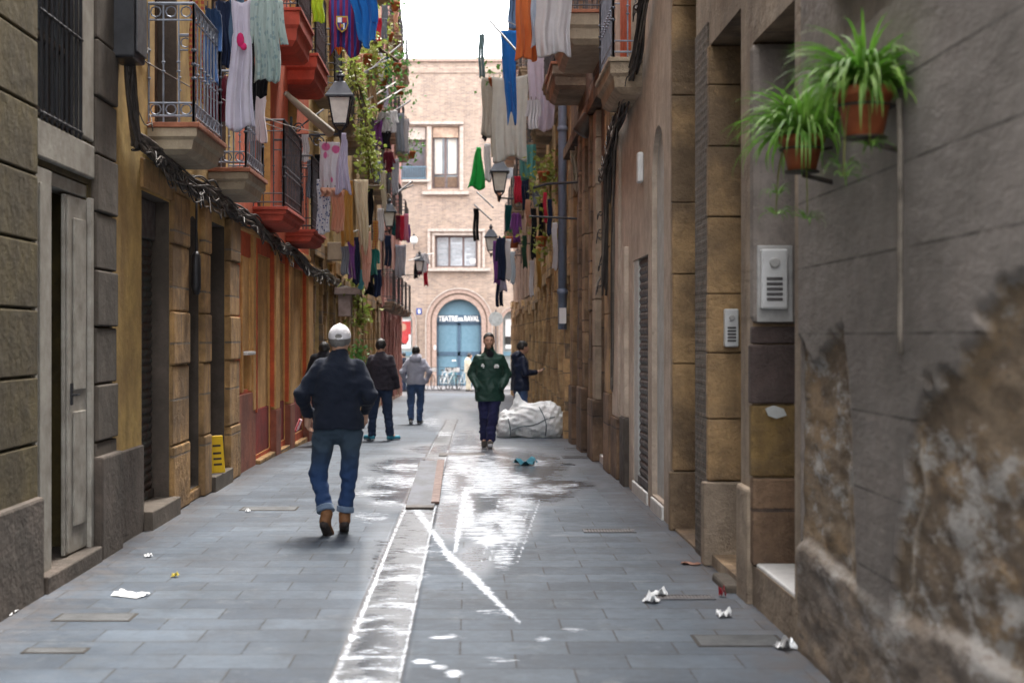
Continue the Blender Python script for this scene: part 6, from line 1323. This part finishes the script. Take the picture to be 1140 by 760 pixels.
# ================================================================== things lying on the ground
def on_ground(px, py): x, y = G(px, py); return Vector((x, y, gz(y)))
def grate(px, py, wpx, dy, label, m='iron', bars=14, name='drain_grate', frame=True, cat='drain grate'):
    c = on_ground(px, py); wd = wpx*c.y/F; r = empty(name, c, label, cat, 'drain covers in the paving'); fr = MB(); h = .008
    for x0, x1, y0, y1 in ((-wd/2,wd/2,-dy/2,-dy/2+.02),(-wd/2,wd/2,dy/2-.02,dy/2),(-wd/2,-wd/2+.02,-dy/2+.021,dy/2-.021),(wd/2-.02,wd/2,-dy/2+.021,dy/2-.021)): fr.box(c.x+x0,c.x+x1,c.y+y0,c.y+y1,c.z-.02,c.z+h)
    fr.build('frame', M['irongrey'], r)
    b = MB(); b.box(c.x-wd/2+.021,c.x+wd/2-.021,c.y-dy/2+.021,c.y+dy/2-.021,c.z-.02,c.z+.0025); b.build('pit', M['jointdark'], r)
    b = MB()
    for i in range(bars):
        x = c.x-wd/2+.03+(wd-.06)*i/(bars-1); b.box(x-.008,x+.008,c.y-dy/2+.022,c.y+dy/2-.022,c.z-.01,c.z+.006)
    b.build('bars', M[m], r); return r
grate(678, 591, 58, .22, 'dark slotted drain grate in the middle of the right paving', 'shut_grey', 16)
grate(757, 665, 76, .16, 'worn drain grate with white litter beside it', 'shut_grey', 18)
grate(641, 500, 24, .5, 'farther small drain grate near the white sack'); grate(642, 509, 32, .4, 'small drain grate just before the one near the sack'); grate(632, 517, 16, .2, 'smallest dark drain slot right of the wet patch')
def cover(px, py, w_, d_, label, m):
    c = on_ground(px, py); mb = MB(); mb.box(c.x-w_/2,c.x+w_/2,c.y-d_/2,c.y+d_/2,c.z-.02,c.z+.005); o = mb.build('manhole_cover', m, bevel=.003); tag(o, label, 'manhole cover', 'plain covers in the paving')
    e = MB()
    for x0,x1,y0,y1 in ((-w_/2-.015,-w_/2-.002,-d_/2-.015,d_/2+.015),(w_/2+.002,w_/2+.015,-d_/2-.015,d_/2+.015),(-w_/2-.002,w_/2+.002,-d_/2-.015,-d_/2-.002),(-w_/2-.002,w_/2+.002,d_/2+.002,d_/2+.015)): e.box(c.x+x0,c.x+x1,c.y+y0,c.y+y1,c.z-.02,c.z+.0035)
    e.build('rim', M['jointdark'], o); return o
Mcov = flat_mat('worn_cover', (.043,.046,.050), .7, bump=.6, scale=6)
cover(822, 713, .44, .26, 'dark plain cover in the paving at the lower right', Mcov); cover(106, 687, .42, .20, 'brown plain cover near the white door', Mcov); cover(300, 566, .5, .28, 'brown plain cover left of the walking man', Mcov); cover(62, 724, .30, .10, 'narrow dark cover at the lower left', Mcov)
# open channel: dark trough, plate and brown board
a = on_ground(471, 538); tr = empty('channel_cover', a, 'dark wet metal plate lying in the central gutter', 'plate'); mb = MB(); mb.add([(*G(452,563), gz(14)+.006), (*G(484,563), gz(14)+.006), (*G(489,514), gz(18)+.006), (*G(468,514), gz(18)+.006)], [(0,1,2,3)])
k = NB('wet_metal'); wm = k.fin(k.mix(k.mr(k.noise(4,6,.7,k.co((1,.4,1))), .4, .6), (.008,.009,.014), (.05,.055,.075)), .5, k.bump(k.noise(14,4), .3, .01)); pl_ = mb.build('plate', wm, tr); q = pl_.modifiers.new('t', 'SOLIDIFY'); q.thickness = .008; q.offset = 0
mb = MB(); x0, y0 = G(452,564); x1, y1 = G(484,560); mb.box(x0-.0, x1, y0-.12, y0+.06, gz(y0)-.01, gz(y0)+.012); mb.build('frame', M['wood_dark'], tr); mb = MB(); x2, y2 = G(468,516); x3, _ = G(486,516); mb.box(x2-.02, x3, y2-.5, y2+.1, gz(y2)-.01, gz(y2)+.012); mb.build('frame', M['wood_dark'], tr)
mb = MB(); mb.add([(*G(480,561), .014), (*G(489,561), .014), (*G(495,514), .014), (*G(487,514), .014)], [(0,1,2,3)]); bd = mb.build('wooden_board', flat_mat('brown_board', (.13,.065,.045), .6, bump=.4)); q = bd.modifiers.new('t', 'SOLIDIFY'); q.thickness = .02; q.offset = 0; tag(bd, 'reddish brown board lying along the central gutter', 'board')
mb = MB(); x0, y0 = G(489,505); x1, _ = G(540,505); mb.box(x0, x1, y0-.35, y0+.1, gz(y0)-.02, gz(y0)+.006); tag(mb.build('gutter_grate', M['wood_dark'], bevel=.003), 'dark strip grate crossing the wet paving behind the board', 'drain grate', 'drain covers in the paving')
def scrap(px, py, w_, d_, m, label, cat='paper', seed=1, h=.03):
    c = on_ground(px, py); g = random.Random(seed); n = 8; vs = []; fs = []
    for i in range(n+1):
        for j in range(n+1):
            u, v = i/n-.5, j/n-.5; rr = 1-.35*abs(mnoise.noise(Vector((u*3+seed, v*3, 1)))); vs.append((u*w_*rr, v*d_*rr, .006+h*abs(mnoise.noise(Vector((u*2.2, v*2.2, seed))))*1.6))
    for i in range(n):
        for j in range(n): fs.append((i*(n+1)+j, (i+1)*(n+1)+j, (i+1)*(n+1)+j+1, i*(n+1)+j+1))
    mb = MB(); mb.add(vs, fs); o = mb.build('litter' if cat != 'cloth' else 'dropped_cloth', m, smooth=False, world=False); o.location = c; o.rotation_euler = (0,0,g.uniform(-.6,.6)); q = o.modifiers.new('t', 'SOLIDIFY'); q.thickness = .002; return tag(o, label, cat, 'litter on the paving')
Mfoil = flat_mat('foil', (.6,.6,.6), .3, .6)
scrap(146,663,.22,.14,M['paper'],'flat white paper lying near the white door',seed=1); scrap(165,620,.06,.05,M['paper'],'tiny white scrap behind the flat white paper',seed=2); scrap(725,670,.10,.10,M['paper'],'white scrap at the left end of the worn drain grate',seed=3,h=.06); scrap(733,663,.12,.08,M['paper'],'white wrapper behind the left end of the worn drain grate',seed=4,h=.05)
scrap(806,686,.09,.09,M['paper'],'crumpled white paper between the worn grate and lower right cover',seed=5,h=.08); scrap(875,722,.10,.10,Mfoil,'shiny crumpled foil wrapper at the foot of the right wall','wrapper',6,.06); scrap(804,664,.05,.05,flat_mat('red_can',(.25,.01,.02),.4),'small dark red cup lid at the right wall','lid',7,.08)
scrap(584,517,.30,.35,flat_mat('teal_rag',(.02,.16,.22),.8),'crumpled teal rag on the wet paving','cloth',8,.12); scrap(195,642,.05,.05,flat_mat('yellow_scrap',(.5,.4,.05),.8),'tiny yellow scrap left of the walking man',seed=9); scrap(276,570,.05,.05,M['paper'],'tiny pale scrap by the left doorsteps',seed=10,h=.04)
scrap(2,683,.16,.16,M['paper'],'white paper at the foot of the brown stone house',seed=12); scrap(675,478+26,.05,.05,M['paper'],'tiny white scrap by the far right doorstep',seed=13); scrap(770,628,.14,.1,flat_mat('rust_scrap',(.25,.12,.08),.8),'rusty brown scrap at the foot of the stone pier',seed=14)
# yellow wet floor board on the step
yb = empty('caution_board', W(-1,15.4,gz(15)+.16,.06), 'yellow caution board leaning in the dark doorway', 'caution board'); mb = MB(); My = Matrix.Translation(W(-1,15.35,.165,-.0)) @ Matrix.Rotation(R(-48),4,'Z') @ Matrix.Rotation(R(-8),4,'Y')
mb.box(-.012,.012,-.02,.16,0,.40,0,My); bb = mb.build('panel', M['yellow'], yb, bevel=.01); mb = MB()
for z in (.08,.14,.20,.28): mb.box(.0125,.015,.02,.12,z,z+.022,0,My)
mb.build('print', M['wood_dark'], yb)
# ================================================================== bicycles in the cross street
def bike(px, Y, yaw, m, label):
    c = Vector(((px-CX)*Y/F, Y, gz(Y)+.01)); r = empty('bicycle', c, label, 'bicycle', 'bicycles parked before the theatre', yaw)
    for x in (-.5, .52):
        t = MB(); t.tube([(x+.33*math.cos(2*PI*k/20),0,.34+.33*math.sin(2*PI*k/20)) for k in range(21)], .018, 6); wl = t.build('wheel', M['hair_black'], r, True, world=False)
        s_ = MB()
        for k in range(10): s_.tube([(x,0,.34),(x+.32*math.cos(2*PI*k/10),0,.34+.32*math.sin(2*PI*k/10))], .003, 3)
        s_.build('spokes', M['plastic_grey'], wl, world=False)
    f_ = MB()
    for p, q in (((-.5,0,.34),(-.05,0,.32)),((-.05,0,.32),(-.16,0,.85)),((-.05,0,.32),(.38,0,.78)),((-.14,0,.76),(.36,0,.86)),((-.5,0,.34),(-.14,0,.76)),((.36,0,.90),(.52,0,.34))): f_.tube([p,q], .02, 6)
    f_.build('frame', m, r, world=False); h = MB(); h.tube([(.36,0,.9),(.33,0,1.0)], .016, 5); h.tube([(.25,-.25,1.02),(.34,-.1,1.0),(.34,.1,1.0),(.25,.25,1.02)], .014, 5); h.build('handlebar', M['iron'], r, world=False)
    sd_ = MB(); sd_.sphere((-.18,0,.9), .1, 0, 8, (1.3,.7,.35)); sd_.build('saddle', M['hair_black'], r, True, world=False)
    bk = MB(); bk.box(.48,.72,-.13,.13,.8,1.0); bk.build('basket', M['plastic_grey'], r, world=False, bevel=.02); return r
bike(494, 65, R(70), flat_mat('bike_white', (.6,.6,.6), .4), 'dark and white bicycle parked leftmost before the teal door'); bike(500, 64.4, R(60), M['greywhite'], 'pale bicycle parked second from the left before the teal door')
bike(506, 65.2, R(110), flat_mat('bike_teal', (.05,.25,.28), .4), 'teal framed bicycle in the middle before the teal door'); bike(517, 64.6, R(65), flat_mat('bike_silver', (.4,.42,.42), .4), 'silver bicycle close beside the person in the cream jacket'); bike(478, 65, R(75), flat_mat('bike_brown', (.3,.15,.08), .5), 'brown bicycle partly behind the grey hooded man')
